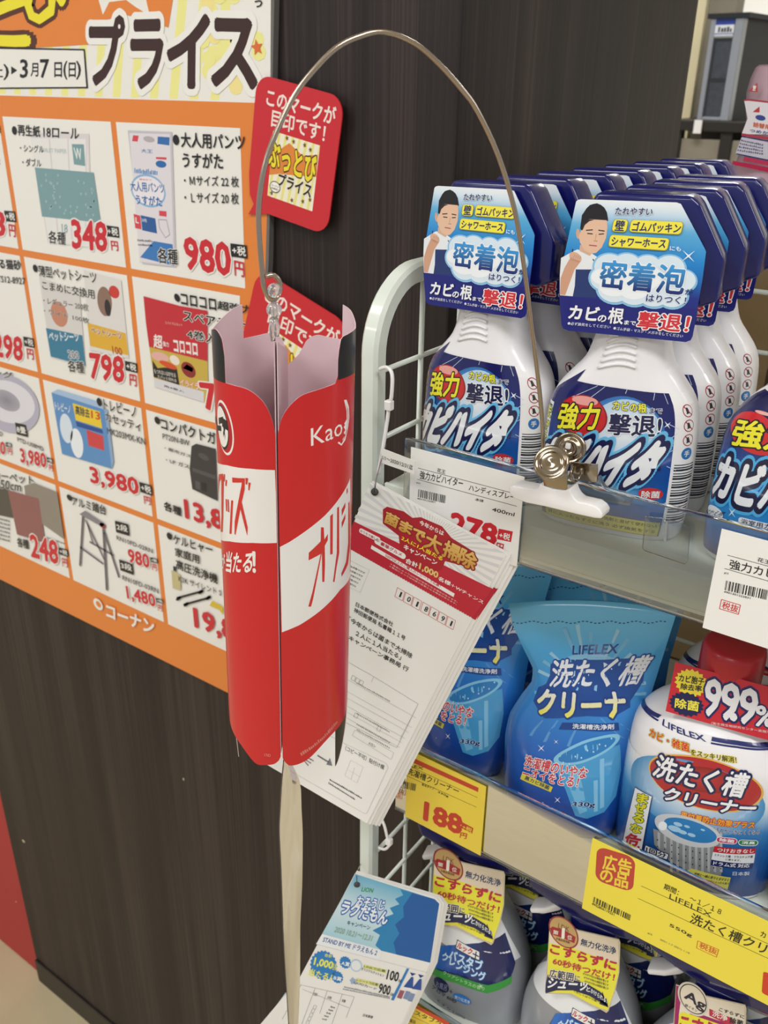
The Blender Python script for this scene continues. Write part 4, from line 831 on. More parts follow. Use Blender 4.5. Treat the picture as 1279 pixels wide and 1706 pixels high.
for k in range(15):
    a = math.radians(205-15.5*k+(k % 3)*4); r1 = 250 if 5 < k < 11 else 190; cx, cy = 455, 640
    if math.sin(a) < -.2: continue
    c.poly([(cx+75*math.cos(a-.03), cy-60*math.sin(a-.03)), (cx+(r1+70)*math.cos(a-.025), cy-(r1+60)*math.sin(a-.025)), (cx+(r1+70)*math.cos(a+.035), cy-(r1+60)*math.sin(a+.035)), (cx+75*math.cos(a+.04), cy-60*math.sin(a+.04))], '#9fd2ee' if k % 2 else '#7cc0e8')
for a, b in (((230, 780), (170, 850)), ((300, 780), (235, 880)), ((400, 790), (345, 900)), ((500, 770), (600, 860)), ((560, 770), (640, 830))): c.poly([a, b, (b[0]+14, b[1]+4), (a[0]+8, a[1])], '#5f9fdc')
c.up(); c.ell((455, 560), (620, 560), (455, 470), '#8cc8ec', 30); c.up(); c.ell((455, 560), (560, 560), (455, 500), '#d9ecf6', 30)
for k in range(38): c.line((92+k*19, 325+5*math.sin(k)), (103+k*19, 325+5*math.sin(k)), .004, '#1d4f86')
c.up(); c.t('LIFELEX', (372, 474), (578, 468), (374, 434), '#1c3f8f', b=.02)
c.up(); c.poly([(270, 520), (300, 500), (715, 488), (700, 600), (640, 690), (640, 720), (560, 765), (440, 760), (240, 770), (190, 690), (215, 625), (250, 610)], '#164c9f')
c.up(); c.t('洗たく槽', (262, 622), (680, 608), (282, 502), '#f1f5fa', out='#164c9f', ow=.05, b=.045); c.t('クリーナ', (208, 745), (630, 762), (222, 632), '#f2ea4a', out='#123f8f', ow=.07, b=.05, col2='#f4f6f2'); c.up(4)
c.poly([(308, 822), (590, 826), (585, 790), (325, 790)], '#16448f'); c.up(); c.t('洗濯槽洗浄剤', (372, 818), (565, 820), (374, 795), '#eef3f9', b=.02); c.up(3)
c.poly([(275, 975), (592, 890), (598, 1010), (575, 1130), (520, 1205), (440, 1236), (385, 1222), (340, 1100)], '#4fa5dc'); c.up(); c.poly([(330, 1010), (400, 1000), (440, 1200), (405, 1215)], '#7cc2ea'); c.poly([(500, 960), (520, 955), (520, 1180), (500, 1190)], '#8ccbef'); c.poly([(470, 1060), (490, 1055), (490, 1200), (472, 1205)], '#8ccbef')
c.up(); c.ell((434, 922), (594, 858), (440, 868), '#8ccef0', 36); c.up(); c.ell((436, 922), (572, 868), (440, 882), '#2d84cb', 36); c.up()
for k in range(9): c.ell((330+k*28, 975-k*14+(k % 2)*20), (334+k*28, 975-k*14+(k % 2)*20), (330+k*28, 970-k*14+(k % 2)*20), '#bfe2f5', 6)
c.up(); c.t('洗濯槽のいやな', (148, 985), (432, 1050), (158, 938), '#d2303f', out='#f6f2f4', ow=.06, b=.03); c.t('ニオイをとる！', (142, 1030), (395, 1088), (148, 990), '#d2303f', out='#f6f2f4', ow=.06, b=.03); c.up(3)
c.poly([(130, 1050), (272, 1112), (282, 1088), (140, 1022)], '#e9dc4a'); c.up(); c.t('黒カビ除菌', (150, 1052), (262, 1102), (156, 1034), '#1d2f66', b=.02); c.t('330g', (370, 1182), (474, 1186), (374, 1156), '#1c2c66', out='#cfe6f5', ow=.04, b=.03)
for x, y, r in ((228, 908, 22), (297, 878, 14), (303, 1148, 20), (235, 1160, 6)): c.burst((x, y), (x+r, y), (x, y-r), '#f4f8fc', 4, .14)
PP = c.build('printed_front', I_film, pt, PS, cut=(.05, .05), eps=2.5e-5)
def pouch_copy(dx, dy, rz, label): return copytree(pt, (pt.location[0]+dx, pt.location[1]+dy, pt.location[2]), rz, label, GP)
pouch_copy(-.0860, .012, math.radians(-9), 'blue refill pouch half hidden behind the hanging postcard pad')
pouch_copy(-.0560, .062, math.radians(-3), 'blue refill pouch in the shade, second back between the two front pouches')
pouch_copy(-.004, .052, math.radians(4), 'blue refill pouch directly behind the front light blue one')
pouch_copy(-.100, .100, math.radians(-3), 'blue refill pouch at the back left of the middle shelf')
# ---- white bottles with red caps
WB = Body(csmooth([(0, .042, .026), (.004, .0462, .0295), (.05, .0475, .0305), (.088, .0470, .0305), (.099, .0445, .029), (.108, .038, .026), (.115, .028, .0215), (.120, .0185, .0175), (.123, .0150, .0150), (.131, .0148, .0148)], 3), 2.5, .0475, .0305)
GW = 'white bottles with red caps'
LW = (-.0800, .456, DM); RW = math.radians(9)
wb = thing('cleaner_bottle', 'white washing-tub cleaner bottle with red ribbed cap, front right on the middle shelf', 'bottle', LW, rz=RW, group=GW)
WB.mesh('bottle', M_bottle, wb, seg=72)
lathe('red_cap', [(.0168, .1325), (.0172, .134), (.0172, .153), (.0165, .1565), (.0145, .158)], M_red, wb, n=64, flute=.025)
cf = Canvas(fn=on_surf(TM(LW, RW), WB.surf, -.02, .06, (-.075, .075), (-.02, .125)), view=(1040, 1000, 5.351)); c = cf
c.raw = True; gpoly(c, [(-.0720, .004), (.0700, .004), (.0700, .079), (-.020, .082), (-.0720, .080)], [(.004, '#123a7c'), (.02, '#18509a'), (.04, '#2264ac'), (.055, '#3f86c2'), (.066, '#a9cbe6'), (.076, '#eef1f4'), (.082, '#f1f0f2')], 30, px=False); c.up()
c.raw = False
for w, pts in ((.0021, [(165, 880), (180, 930), (225, 985), (318, 1035)]), (.0009, [(158, 915), (180, 968), (230, 1020), (305, 1072)]), (.0021, [(778, 1232), (1000, 1268), (1279, 1285), (1500, 1290)]), (.0009, [(770, 1270), (1000, 1305), (1279, 1322), (1500, 1326)])): c.path(pts, w, '#20276a')
c.t('LIFELEX', (342, 1112), (728, 1258), (352, 1058), '#20276a', b=.03); c.up(3)
c.t('カビ・雑菌', (222, 1205), (580, 1350), (240, 1132), '#cf2c30', out='#efe04a', ow=.05, b=.04, ocol2='#2a2622'); c.t('をスッキリ解消！', (588, 1372), (1000, 1448), (598, 1322), '#2a2622', out='#efe04a', ow=.07, b=.03); c.up(4)
# second crop of the same bottle
c.v = (1040, 1250, 5.351)
c.ell((600, 420), (1250, 520), (640, 100), '#4f97cc', 40, '#e4eff7'); c.up()
c.ell((705, 300), (1235, 395), (760, 70), '#e2b14c', 48); c.up(); c.ell((702, 300), (1215, 392), (755, 82), '#b3262e', 48); c.up(); c.ell((705, 260), (1020, 300), (730, 150), '#8f1c24', 36, '#c2323a'); c.up()
c.t('洗たく槽', (250, 215), (1050, 415), (318, 30), '#f3f4f8', out='#161c50', ow=.09, b=.045); c.up(3); c.t('クリーナー', (350, 425), (1145, 565), (385, 318), '#f3f4f8', out='#161c50', ow=.10, b=.05); c.up(4)
c.t('再付着防止効果プラス', (500, 592), (1150, 685), (510, 535), '#f2b23a', out='#c2302c', ow=.07, b=.03); c.t('はがれた汚れがつきにくくなる', (655, 690), (1195, 738), (660, 650), '#1d2b66', out='#e4ecf4', ow=.05, b=.02); c.up(3)
c.poly([(262, 690), (270, 830), (400, 975), (560, 1060), (720, 1100), (862, 1105), (870, 830)], '#8f9196'); c.up()
for x in range(300, 860, 55): c.poly([(x, 720), (x+22, 730), (x+22, 1080), (x, 1070)] if x > 400 else [(x, 720), (x+22, 730), (x+22, 870), (x, 850)], '#b9bbbf')
c.up(); c.ell((560, 712), (862, 792), (590, 590), '#cfd1d4', 44); c.up(); c.ell((585, 706), (822, 775), (608, 620), '#2f7fc0', 40); c.up()
for x, y, r in ((450, 690, 60), (520, 720, 40), (600, 745, 36), (480, 650, 40), (700, 700, 20), (560, 670, 26)): c.ell((x, y), (x+r, y+r*.25), (x, y-r*.45), '#a9d2ec', 12); c.L += .2
c.up()
for k in range(10):
    for j in range(3): c.ell((300+k*62, 790+k*26+j*58-k*k*1.2), (306+k*62, 790+k*26+j*58-k*k*1.2), (300+k*62, 783+k*26+j*58-k*k*1.2), '#2d2e33', 6)
c.up(); c.ell((345, 665), (385, 665), (345, 625), '#f4f8fb', 16)
for bl, br, tl, kc, tx in (((815, 812), (1002, 828), (820, 755), '#c83a5c', '除菌'), ((1008, 835), (1182, 840), (1014, 780), '#2f8a52', '消臭')): L = c.L; c.rr(bl, br, tl, '#f1eef2', .48); c.up(); c.rr((bl[0]+6, bl[1]-6), (br[0]-6, br[1]-6), (tl[0]+6, tl[1]+6), kc, .48); c.up(); c.t(tx, (bl[0]+32, bl[1]-14), (br[0]-28, br[1]-14), (tl[0]+32, tl[1]+14), '#f4f2f4', b=.03); c.L = L
c.poly([(790, 895), (1158, 908), (1166, 858), (802, 842)], '#c22a34'); c.poly([(775, 962), (1145, 992), (1158, 908), (790, 895)], '#eceef2'); c.poly([(768, 1012), (1130, 1042), (1145, 992), (775, 962)], '#1c2868'); c.up()
c.t('つけおきなし', (825, 890), (1145, 898), (832, 856), '#f4f1f2', b=.02); c.t('ステンレス槽・プラスチック槽', (800, 930), (1135, 945), (802, 908), '#26262c'); c.t('に使えます。', (900, 968), (1030, 978), (902, 950), '#26262c'); c.t('ドラム式 対応', (790, 1008), (1105, 1030), (796, 975), '#f4f4f6', b=.02); c.t('日本製', (960, 1102), (1105, 1100), (964, 1068), '#e4eaf2', b=.01)
c.poly([(560, 1060), (915, 1228), (945, 1122), (600, 1042)], '#e6df62'); c.up(); c.t('他剤と一緒に使うとまぜると', (620, 1098), (925, 1155), (630, 1075), '#2c2a20'); c.t('●薬が目に入ったら洗う', (700, 1155), (925, 1185), (705, 1135), '#2c2a20')
c.poly([(105, 318), (258, 402), (165, 890), (-10, 825)], '#20276a'); c.up(); c.poly([(108, 326), (250, 405), (160, 880), (-2, 820)], '#f0f0f1'); c.up()
for ch, x, y, w, h in (('ま', 122, 448, 85, 75), ('ぜ', 104, 532, 85, 72), ('る', 86, 622, 85, 72), ('な', 62, 715, 90, 75)): c.t(ch, (x, y), (x+w, y+22), (x+14, y-h), '#e9dc2c', out='#3f6b2a', ow=.06, b=.05)
c.t('危', (8, 850), (135, 880), (32, 725), '#c8242e', b=.07)
c.up(3); c.rr((178, 888), (388, 970), (192, 830), '#1d2a6a', .12); c.up(); c.rr((186, 882), (382, 960), (198, 838), '#eef0f3', .12); c.up(); c.t('1回分', (200, 890), (372, 948), (206, 848), '#1c1f33', b=.05)
c.build('front_label', I_film, wb, lift(WB.surf), cut=(.003, .005), eps=2.5e-5)
# red neck card
c = Canvas(fn=on_plane(TM(LW, RW) @ Matrix.Translation((0, -.0262, .112)) @ Matrix.Rotation(math.radians(-17), 4, 'X')), view=(1040, 1000, 5.351))
MC = Matrix.Translation((0, -.0262, .112)) @ Matrix.Rotation(math.radians(-17), 4, 'X')
o4 = [c.m(p) for p in ((452, 553), (365, 990), (1700, 1260))]; u0, v1 = o4[0]; u1_, v0 = o4[1]; uR = .050
def ncs(u, v, h): q = MC @ Vector((u, -h+1.2*max(0, abs(u)-.02)**2*6, v)); return tuple(q)
gr = [(u, v) for v in np.linspace(0, 1, 3) for u in np.linspace(0, 1, 17)]; vs = []
for s_y in (0, -.0005):
    for (a, b) in gr: vs.append(ncs((u1_+(u0-u1_)*b)*(1-a)+uR*a, v0+(v1-v0)*b, s_y))
fs = []
for s_ in (0, 1):
    for j in range(2):
        for i in range(16): q = (s_*51+j*17+i, s_*51+j*17+i+1, s_*51+j*17+i+18, s_*51+j*17+i+17); fs.append(q if not s_ else q[::-1])
nc = mesh('neck_card', vs, fs, mat('red_neck_card', '#c8232f', .35, coat=.3), wb)
c.burst((592, 738), (742, 768), (605, 612), '#e9d53a', 18, .84); c.up(); c.burst((552, 928), (712, 958), (562, 818), '#1c1d4c', 18, .86); c.up()
c.t('カビ胞子', (482, 722), (705, 758), (490, 658), '#26221f', b=.035); c.t('除去率', (500, 792), (685, 818), (506, 738), '#26221f', b=.035); c.t('除菌', (448, 955), (658, 992), (456, 870), '#efe04a', b=.045)
for ch, bl, br, tl in (('9', (700, 1015), (835, 1040), (735, 700)), ('9', (850, 1055), (1000, 1075), (880, 740)), ('.', (945, 1062), (992, 1072), (950, 1010)), ('9', (1010, 1088), (1160, 1108), (1045, 785)), ('%', (1160, 1110), (1330, 1140), (1180, 935))): c.t(ch, bl, br, tl, '#ece9ec', out='#20215a', ow=.05, b=.035)
c.t('（衛生微生物研究センター実施）', (772, 1105), (1275, 1185), (775, 1082), '#e9c5c4')
c.build('card_print', I_gloss, nc, ncs, cut=(.004, None), eps=4e-5)
copytree(wb, (-.0765, .5205, DM), math.radians(6), 'white bottle with red cap and red neck card directly behind the front one', GW)
copytree(wb, (-.0735, .5850, DM), math.radians(8), 'white bottle with red cap, third back on the middle shelf', GW)
copytree(wb, (.0190, .4580, DM), math.radians(4), 'white bottle with blue label just entering at the right frame edge of the middle shelf', GW)

# ================================================================ bottom shelf: bath cleaner sprays
DB = H-.664
LB = Body(csmooth([(0, .040, .022), (.004, .0435, .0245), (.03, .0445, .026), (.055, .0430, .026), (.075, .0375, .0245), (.095, .0290, .0215), (.112, .0205, .0175), (.128, .0150, .015), (.142, .0135, .0135), (.156, .0130, .013)], 3), 2.4, .0445, .026)
M_grey = mat('silver_grey_bottle', '#9a9da4', .32, coat=.2, metal=.15)
GL = 'bath cleaner spray bottles on the bottom shelf'
def low_spray(label, loc, rz, view_off, ag=False):
    t = thing('bath_spray_bottle', label, 'spray bottle', loc, rz=rz, group=GL); MM = TM(loc, rz)
    b = LB.mesh('bottle', M_grey, t, seg=56)
    # head with nozzle pointing left, and the white lever below it
    prism('trigger_head', [(-.049, .176), (-.046, .181), (-.040, .184), (.020, .189), (.036, .186), (.046, .178), (.048, .168), (.040, .160), (.018, .155), (-.016, .156), (-.030, .160), (-.046, .166)], -.015, .015, M_blue, t, bev=.003)
    prism('collar', [(-.0165, .143), (.0165, .143), (.016, .158), (-.016, .158)], -.0155, .0155, M_blue, t, bev=.002)
    P = [(-.024, .161), (-.0285, .152), (-.036, .1435), (-.047, .1370), (-.0455, .1330), (-.035, .1385), (-.026, .1465), (-.019, .157)]
    prism('trigger_lever', P, -.0065, .0065, M_white, t, bev=.0015)
    c = Canvas(fn=on_surf(MM, LB.surf, 0, .06, (-.07, .07), (-.02, .15)), view=(590+view_off[0], 1380+view_off[1], 4.41)); c.raw = True
    gpoly(c, [(-.062, .0735), (.048, .0735), (.036, .125), (-.036, .125)], [(0, '#eceef1')], 6, px=False); c.up()
    if ag: gpoly(c, [(-.062, .0), (.05, .0), (.05, .07), (-.062, .07)], [(0, '#7a1f4a')], 4, px=False)
    c.raw = False
    c.poly([(632, 862), (700, 855), (950, 830), (1105, 762), (1182, 985), (1150, 1085), (980, 1152), (760, 1080), (555, 1005)], '#15205c'); c.up()
    for k in range(8): c.poly([(632-9*k*0+k*38, 862-3*k), (670+k*38, 859-3*k), (610+k*48, 1030+13*k), (562+k*48, 1012+13*k)], ['#1f6fce', '#1d66c4', '#1b5ab6', '#194ea6', '#184394', '#173a84', '#163174', '#152a68'][k])
    c.poly([(555, 1005), (760, 1080), (980, 1150), (1160, 1078), (1150, 1138), (975, 1210), (750, 1135), (545, 1050)], '#43a046' if not ag else '#b8405a'); c.up()
    c.rr((742, 880), (922, 975), (758, 812), '#1b1f3a', .1); c.up(); c.rr((748, 876), (918, 965), (762, 820), '#f1eff0', .1); c.up(); c.t('ルック', (752, 872), (862, 930), (768, 832), '#c8242e', b=.045); c.t('＋', (868, 940), (912, 962), (876, 892), '#1b1f3a', b=.06)
    c.t('バスタブ', (695, 948), (945, 1045), (712, 882), '#d4ecfa', out='#2f86d8', ow=.05, b=.035); c.t('クレンジング', (645, 960), (965, 1125), (660, 898), '#d4ecfa', out='#2f86d8', ow=.05, b=.03); c.up(3)
    c.t('クリアシトラスの香り', (655, 1065), (955, 1190), (660, 1038), '#bfe6b4'); c.burst((930, 1155), (950, 1165), (932, 1135), '#e4f4de', 4, .2)
    c.ell((640, 1148), (695, 1185), (650, 1105), '#1c2350', 24); c.ell((792, 1250), (858, 1278), (797, 1222), '#2f7fd2', 24); c.up(); c.t('お風呂', (600, 1160), (680, 1192), (606, 1118), '#8d93ac'); c.t('無力化洗浄', (738, 1245), (848, 1288), (742, 1220), '#dfeaf6', b=.01)
    c.t('＋', (700, 1205), (722, 1212), (702, 1180), '#262b45', b=.03); c.t('アロマ 60秒', (575, 1172), (750, 1285), (580, 1145), '#262b45'); c.t('くすり LION', (610, 1265), (810, 1400), (614, 1248), '#262b45')
    c.build('front_label', I_film, b, lift(LB.surf), cut=(.003, .005), eps=2.5e-5)
    # hanging foil card
    def cs(u, v, h=0): return (u, -.0275-h+.125*(v-.088), v)
    c = Canvas(fn=on_surf(MM, cs, 0, .12), view=(590+view_off[0], 1380+view_off[1], 4.41))
    O = [(590, 168), (800, 250), (1098, 318), (1107, 340), (1100, 560), (1070, 700), (1020, 845), (1005, 858), (960, 832), (900, 806), (740, 722), (560, 716), (553, 700), (575, 400)]
    OL = [c.m(p) for p in O]; bm = bmesh.new(); f0 = bm.faces.new([bm.verts.new(cs(u, v, 0)) for u, v in OL]); r = bmesh.ops.extrude_face_region(bm, geom=[f0]); bmesh.ops.translate(bm, verts=[v for v in r['geom'] if isinstance(v, bmesh.types.BMVert)], vec=(0, .0005, 0)); bmesh.ops.recalc_face_normals(bm, faces=bm.faces[:])
    cd = bmobj('hang_card', bm, mat('foil_card', '#dcd3c4', .2, metal=.6), t)
    if not ag:
        c.poly([(592, 175), (800, 256), (1092, 324), (1094, 560), (1064, 690), (1012, 838), (960, 822), (900, 796), (745, 712), (566, 708), (580, 400)], '#ece544'); c.up()
        c.poly([(592, 175), (800, 256), (1092, 324), (1095, 500), (900, 432), (740, 375), (585, 345)], '#ead9c2'); c.up()
        c.ell((690, 265), (800, 330), (705, 163), '#96323e', 36); c.up(); c.ell((690, 265), (790, 324), (703, 172), '#cba66c', 36); c.up(); c.poly([(592, 235), (610, 222), (700, 250), (780, 300), (770, 345), (690, 310), (605, 280)], '#a82c36'); c.up()
        c.t('LDK', (650, 232), (730, 262), (655, 198), '#6a3f2a', b=.0); c.t('第', (612, 275), (650, 285), (616, 245), '#f0e4d4', b=.02); c.t('1', (672, 305), (700, 308), (676, 235), '#f6eee4', b=.06); c.t('位', (718, 315), (752, 322), (720, 282), '#f0e4d4', b=.02); c.t('お風呂用洗剤', (635, 318), (735, 350), (637, 300), '#4a2c22')
        c.up(2); c.t('無力化洗浄', (815, 358), (1072, 428), (822, 308), '#1b2350', out='#f2efe6', ow=.03, b=.04); c.t('こすらずに', (590, 415), (1068, 548), (604, 345), '#bc2747', b=.055); c.t('60秒待つだけ！', (610, 498), (1060, 622), (618, 448), '#bc2747', b=.035)
        c.up(3); c.poly([(575, 575), (640, 600), (760, 612), (860, 640), (960, 700), (1010, 760), (1018, 815), (1000, 800), (880, 730), (760, 690), (640, 690), (558, 712), (560, 640)], '#1b2350'); c.poly([(975, 700), (1020, 815), (955, 790)], '#1b2350'); c.up()
        c.t('広範囲', (585, 590), (760, 622), (592, 532), '#1b2350', out='#f1ead0', ow=.07, b=.03); c.t('に', (775, 615), (810, 622), (777, 580), '#1b2350', out='#f1ead0', ow=.05, b=.02); c.up(2); c.t('シューッ', (570, 672), (855, 690), (590, 598), '#f2f2f0', b=.045); c.t('と', (858, 695), (885, 700), (862, 660), '#f2f2f0', b=.03); c.t('かけられる！', (890, 706), (1010, 785), (894, 672), '#f2f2f0', b=.02)
        for k in range(3): c.t('ザラザラ汚れの原因を落とす', (832+k*6, 575+k*28), (1020, 635+k*26), (834+k*6, 558+k*28), '#2b2c3a')
        c.t('くわしくはウラ面へ', (765, 702), (955, 785), (768, 688), '#2b2c3a', b=.01)
    else:
        c.poly([(592, 175), (800, 256), (1092, 324), (1094, 560), (1064, 690), (1012, 838), (745, 712), (566, 708), (580, 400)], '#9c1f62'); c.up(); c.poly([(640, 175), (800, 256), (1092, 324), (1095, 500), (900, 432), (740, 375), (610, 400)], '#e6dac6'); c.up()
        c.ell((715, 275), (828, 340), (730, 165), '#d8cfc0', 36); c.up(); c.ell((715, 275), (815, 333), (729, 178), '#26242c', 36); c.up(); c.ell((715, 275), (808, 329), (728, 184), '#e6dac6', 36); c.up(); c.t('Ag', (645, 282), (790, 375), (668, 205), '#2a2a3e', b=.035); c.t('銀イオン', (655, 325), (745, 372), (659, 305), '#2a2a3e')
        c.rr((600, 520), (1090, 690), (616, 360), '#e9df3c', .2); c.up(); c.t('こすらずに', (612, 500), (1060, 620), (630, 385), '#b8244c', b=.05); c.poly([(835, 345), (990, 410), (1020, 445), (985, 470), (835, 395)], '#c02a4c'); c.up(); c.t('洗浄', (855, 395), (965, 440), (862, 352), '#efe4dc', b=.03); c.t('こすらずに', (905, 360), (1090, 420), (910, 335), '#22232e', b=.02); c.t('除菌', (985, 450), (1080, 480), (990, 405), '#22232e', b=.04)
    c.build('card_print', I_gloss, cd, cs, eps=2.5e-5)
    return t
l1 = low_spray('bath cleaner spray with yellow foil card, leftmost on the bottom shelf', (-.2180, .4480, DB), math.radians(12), (0, 0))
l2 = low_spray('bath cleaner spray with yellow foil card under the long yellow price card', (-.1280, .4480, DB), math.radians(6), (192, 113))
l3 = low_spray('bath spray with purple and cream silver-ion card, bottom right of the frame', (-.0420, .4480, DB), math.radians(4), (402, 222), ag=True)
copytree(l1, (-.2020, .5030, DB), math.radians(12), 'bath cleaner spray in shadow, second in the leftmost row of the bottom shelf', GL)
copytree(l2, (-.1160, .5040, DB), math.radians(6), 'bath cleaner spray in shadow, second in the middle row of the bottom shelf', GL)
copytree(l1, (-.1930, .5590, DB), math.radians(12), 'bath cleaner spray in deep shadow, third in the leftmost row of the bottom shelf', GL)
copytree(l2, (-.1080, .5600, DB), math.radians(6), 'bath cleaner spray in deep shadow, third in the middle row of the bottom shelf', GL)
copytree(l3, (-.0320, .5040, DB), math.radians(4), 'bath spray behind the silver-ion one at the bottom right', GL)

# ================================================================ hanging postcard pads
def pad(name, label, A, ang, sheets, outline_px, y0, hole_px, group=None, th=.0009, band=None):
    R = rotm(*ang); t = thing(name, label, 'leaflet pad', (A[0], A[1], A[2]+H), R=R, group=group)
    M = Matrix.Translation(t.matrix_world.translation) @ Matrix([list(r) for r in R]).to_4x4(); f = on_plane(M); o = [f(x, y) for x, y in outline_px]
    for k in range(sheets):
        dx = .0014*k+.0009*math.sin(k*2.1); P = [(x+dx*(1 if x > .03 else .4), z+(.0006*k*math.sin(k) if z > -.1 else -.0003*k)) for x, z in o]
        sh = prism('postcard_sheet', P, .0009*k, .0009*k+.0005, M_paper, t)
        if band and k:
            cb = Canvas(fn=f); cb.poly([(x+k*.9, y+k*.3) for x, y in band], '#c2283a'); cb.build('red_band', I_paper, sh, flat(.0009*k), eps=2.2e-5)
    pad_sheets = sheets
    h = f(*hole_px); tube('punch_hole', [(h[0], -.0009, h[1]), (h[0], .0002, h[1])], .0022, mat('hole_dark', '#4a4a4c', .8), t, n=16)
    return t, M, Canvas(fn=f)
P1A = (-.2721, .375, -.2013); P1ang = (.2617, -.0442, .3438)
t, M, c = pad('postcard_pad', 'white postcard pad with red campaign header hanging at the left of the rack', P1A, P1ang, 7, [(616, 804.5), (843, 925), (787, 1030), (611, 1372), (429, 1265)], 0, (624.5, 819), band=[(740, 942), (823.5, 984), (790, 1034), (700, 988)])
c.v = (560, 850, 6.395); pc = []
K = lambda x, y: (560+x/6.395, 850+y/6.395)
c.v = (490, 780, 2.844)
c.L = 1
for k in range(60):   # grey rays of the header
    a0 = math.radians(180+0+k*6.0); a1 = a0+math.radians(2.6); cx, cy = 640, 350; R1 = 1000
    def lim(a):
        dx, dy = math.cos(a), math.sin(a); tmax = R1
        for (px_, py_, nx, ny) in ((360, 70, .463, -.886), (1000, 410, .886, .46), (940, 572, -.437, .90), (360, 70, -.886, -.40)):
            dn = dx*nx+dy*ny
            if dn > 1e-6: tmax = min(tmax, ((px_-cx)*nx+(py_-cy)*ny)/dn)
        return (cx+dx*max(0, tmax), cy+dy*max(0, tmax))
    c.poly([(cx, cy), lim(a0), lim(a1)], '#dcdbdd')
c.up(); c.poly([(283, 252), (940, 572), (845, 712), (234, 366)], '#c2283a')
for k in range(52): x = 240+k*11.7; y = 369+k*6.62; c.ell((x, y), (x+3, y+1.5), (x, y-3), '#f1f0ee', 8)
c.up(); c.poly([(420, 195), (440, 182), (520, 205), (560, 235), (600, 232), (700, 275), (745, 330), (850, 395), (840, 470), (770, 455), (715, 440), (700, 480), (640, 500), (560, 470), (505, 410), (495, 320), (420, 262)], '#ad2430')
c.up(); c.v = (560, 850, 6.395)
for ch, x, y, w, h in (('菌', 505, 125, 135, 120), ('ま', 665, 205, 120, 110), ('で', 800, 290, 120, 110), ('大', 930, 390, 160, 170), ('掃', 1120, 480, 160, 175), ('除', 1290, 560, 170, 175)):
    c.t(ch, (x, y), (x+w, y+w*.5), (x+h*.30, y-h*.95), '#c9953f', out='#8f1d28', ow=.07, b=.06, col2='#e6bf6c')
c.up(3); c.t('今年からは', (885, 152), (1140, 272), (895, 102), '#f6efe9', b=.03); c.t('2人に1人当たる', (690, 312), (1125, 538), (706, 272), '#f4e430', b=.04); c.t('キャンペーン', (715, 412), (1065, 590), (730, 360), '#f6efe9', b=.035)
c.rr((240, 232), (460, 345), (255, 185), '#f3efec', .4); c.rr((400, 345), (728, 530), (420, 288), '#f3efec', .45); c.quad((368, 408), (1250, 925), (378, 370), '#f3efec'); c.up()
c.t('おうちで楽しむ', (255, 228), (450, 335), (260, 200), '#c2283a'); c.t('豪華グルメ', (470, 368), (695, 495), (480, 330), '#c2283a', b=.015); c.t('500円以上のご購入のレシートで応募！', (520, 492), (1105, 825), (530, 462), '#c2283a')
c.t('合計', (735, 555), (862, 615), (748, 505), '#f6efe9', b=.04); c.t('1,000', (880, 632), (1075, 732), (895, 562), '#e9c87c', b=.05); c.t('名様', (1085, 742), (1212, 805), (1096, 700), '#f6efe9', b=.04); c.t('＋Wチャンス', (1215, 808), (1560, 1000), (1228, 775), '#f6efe9')
for k in range(2): c.t('＊賞品によっては内容が変更となる場合があります。', (575-k*12, 575+k*24), (1290-k*10, 985+k*24), (580-k*12, 560+k*24), '#eec8c6')
for i, d in enumerate('1018691'):
    ox, oy = 89*i+(6 if i > 2 else 0), 50.8*i+(3 if i > 2 else 0); c.path([(625+ox, 918+oy), (705+ox, 964+oy), (732+ox, 868+oy), (652+ox, 822+oy)], .00028, '#cf6a6a', True); L = c.L; c.t(d, (660+ox, 915+oy), (693+ox, 930+oy), (680+ox, 865+oy), '#2c2a2e', b=.015); c.L = L
for tx, bl, br, tl in (('日本郵便株式会社', (205, 1020), (600, 1240), (216, 975)), ('神田郵便局 私書箱１１号', (185, 1082), (728, 1390), (198, 1035)), ('「今年からは菌まで大掃除', (125, 1180), (800, 1582), (142, 1128)), ('２人に１人当たる」', (205, 1332), (685, 1595), (218, 1280)), ('キャンペーン事務局 行', (130, 1378), (760, 1722), (146, 1330))): c.t(tx, bl, br, tl, '#2c2a2e')
c.path([(60, 490), (355, 637), (255, 875), (-40, 730)], .0002, '#c8c6c8', True)
for k in range(5): c.t('お手数ですが', (150-k*10, 605+k*42), (305-k*10-(k*14), 680+k*42-k*6), (155-k*10, 585+k*42), '#5a585c')
c.v = (480, 1000, 4.49); gr_ = '#a9a8aa'
c.path([(-220, 80), (640, 570), (972, 775), (812, 1102), (300, 850)], .00025, gr_)
for y, xr in ((590, 955), (680, 925), (730, 900), (790, 875), (835, 850), (880, 835)): c.line((440, y), (xr, y+(xr-440)*.56), .00018, gr_)
c.line((640, 570), (622, 612), .0002, gr_); c.line((960, 800), (835, 1040), .0002, gr_)
for x, y in ((470, 560), (500, 578), (530, 594), (490, 840), (660, 940)): c.path([(x, y+30), (x+24, y+44), (x+36, y+14), (x+12, y)], .0002, '#8d8c8f', True)
for y in (560, 790, 870, 910): c.fake((510, y+60), (760, y+200), (513, y+50), '#9c9b9e', 20, y)
c.path([(480, 1010), (770, 1190), (790, 1140), (500, 970)], .0002, gr_, True); c.t('メロン', (598, 1075), (650, 1105), (604, 1055), '#77767a')
c.t('（コピー不可）貼付け欄', (425, 1120), (712, 1268), (432, 1085), '#77767a', b=.01)
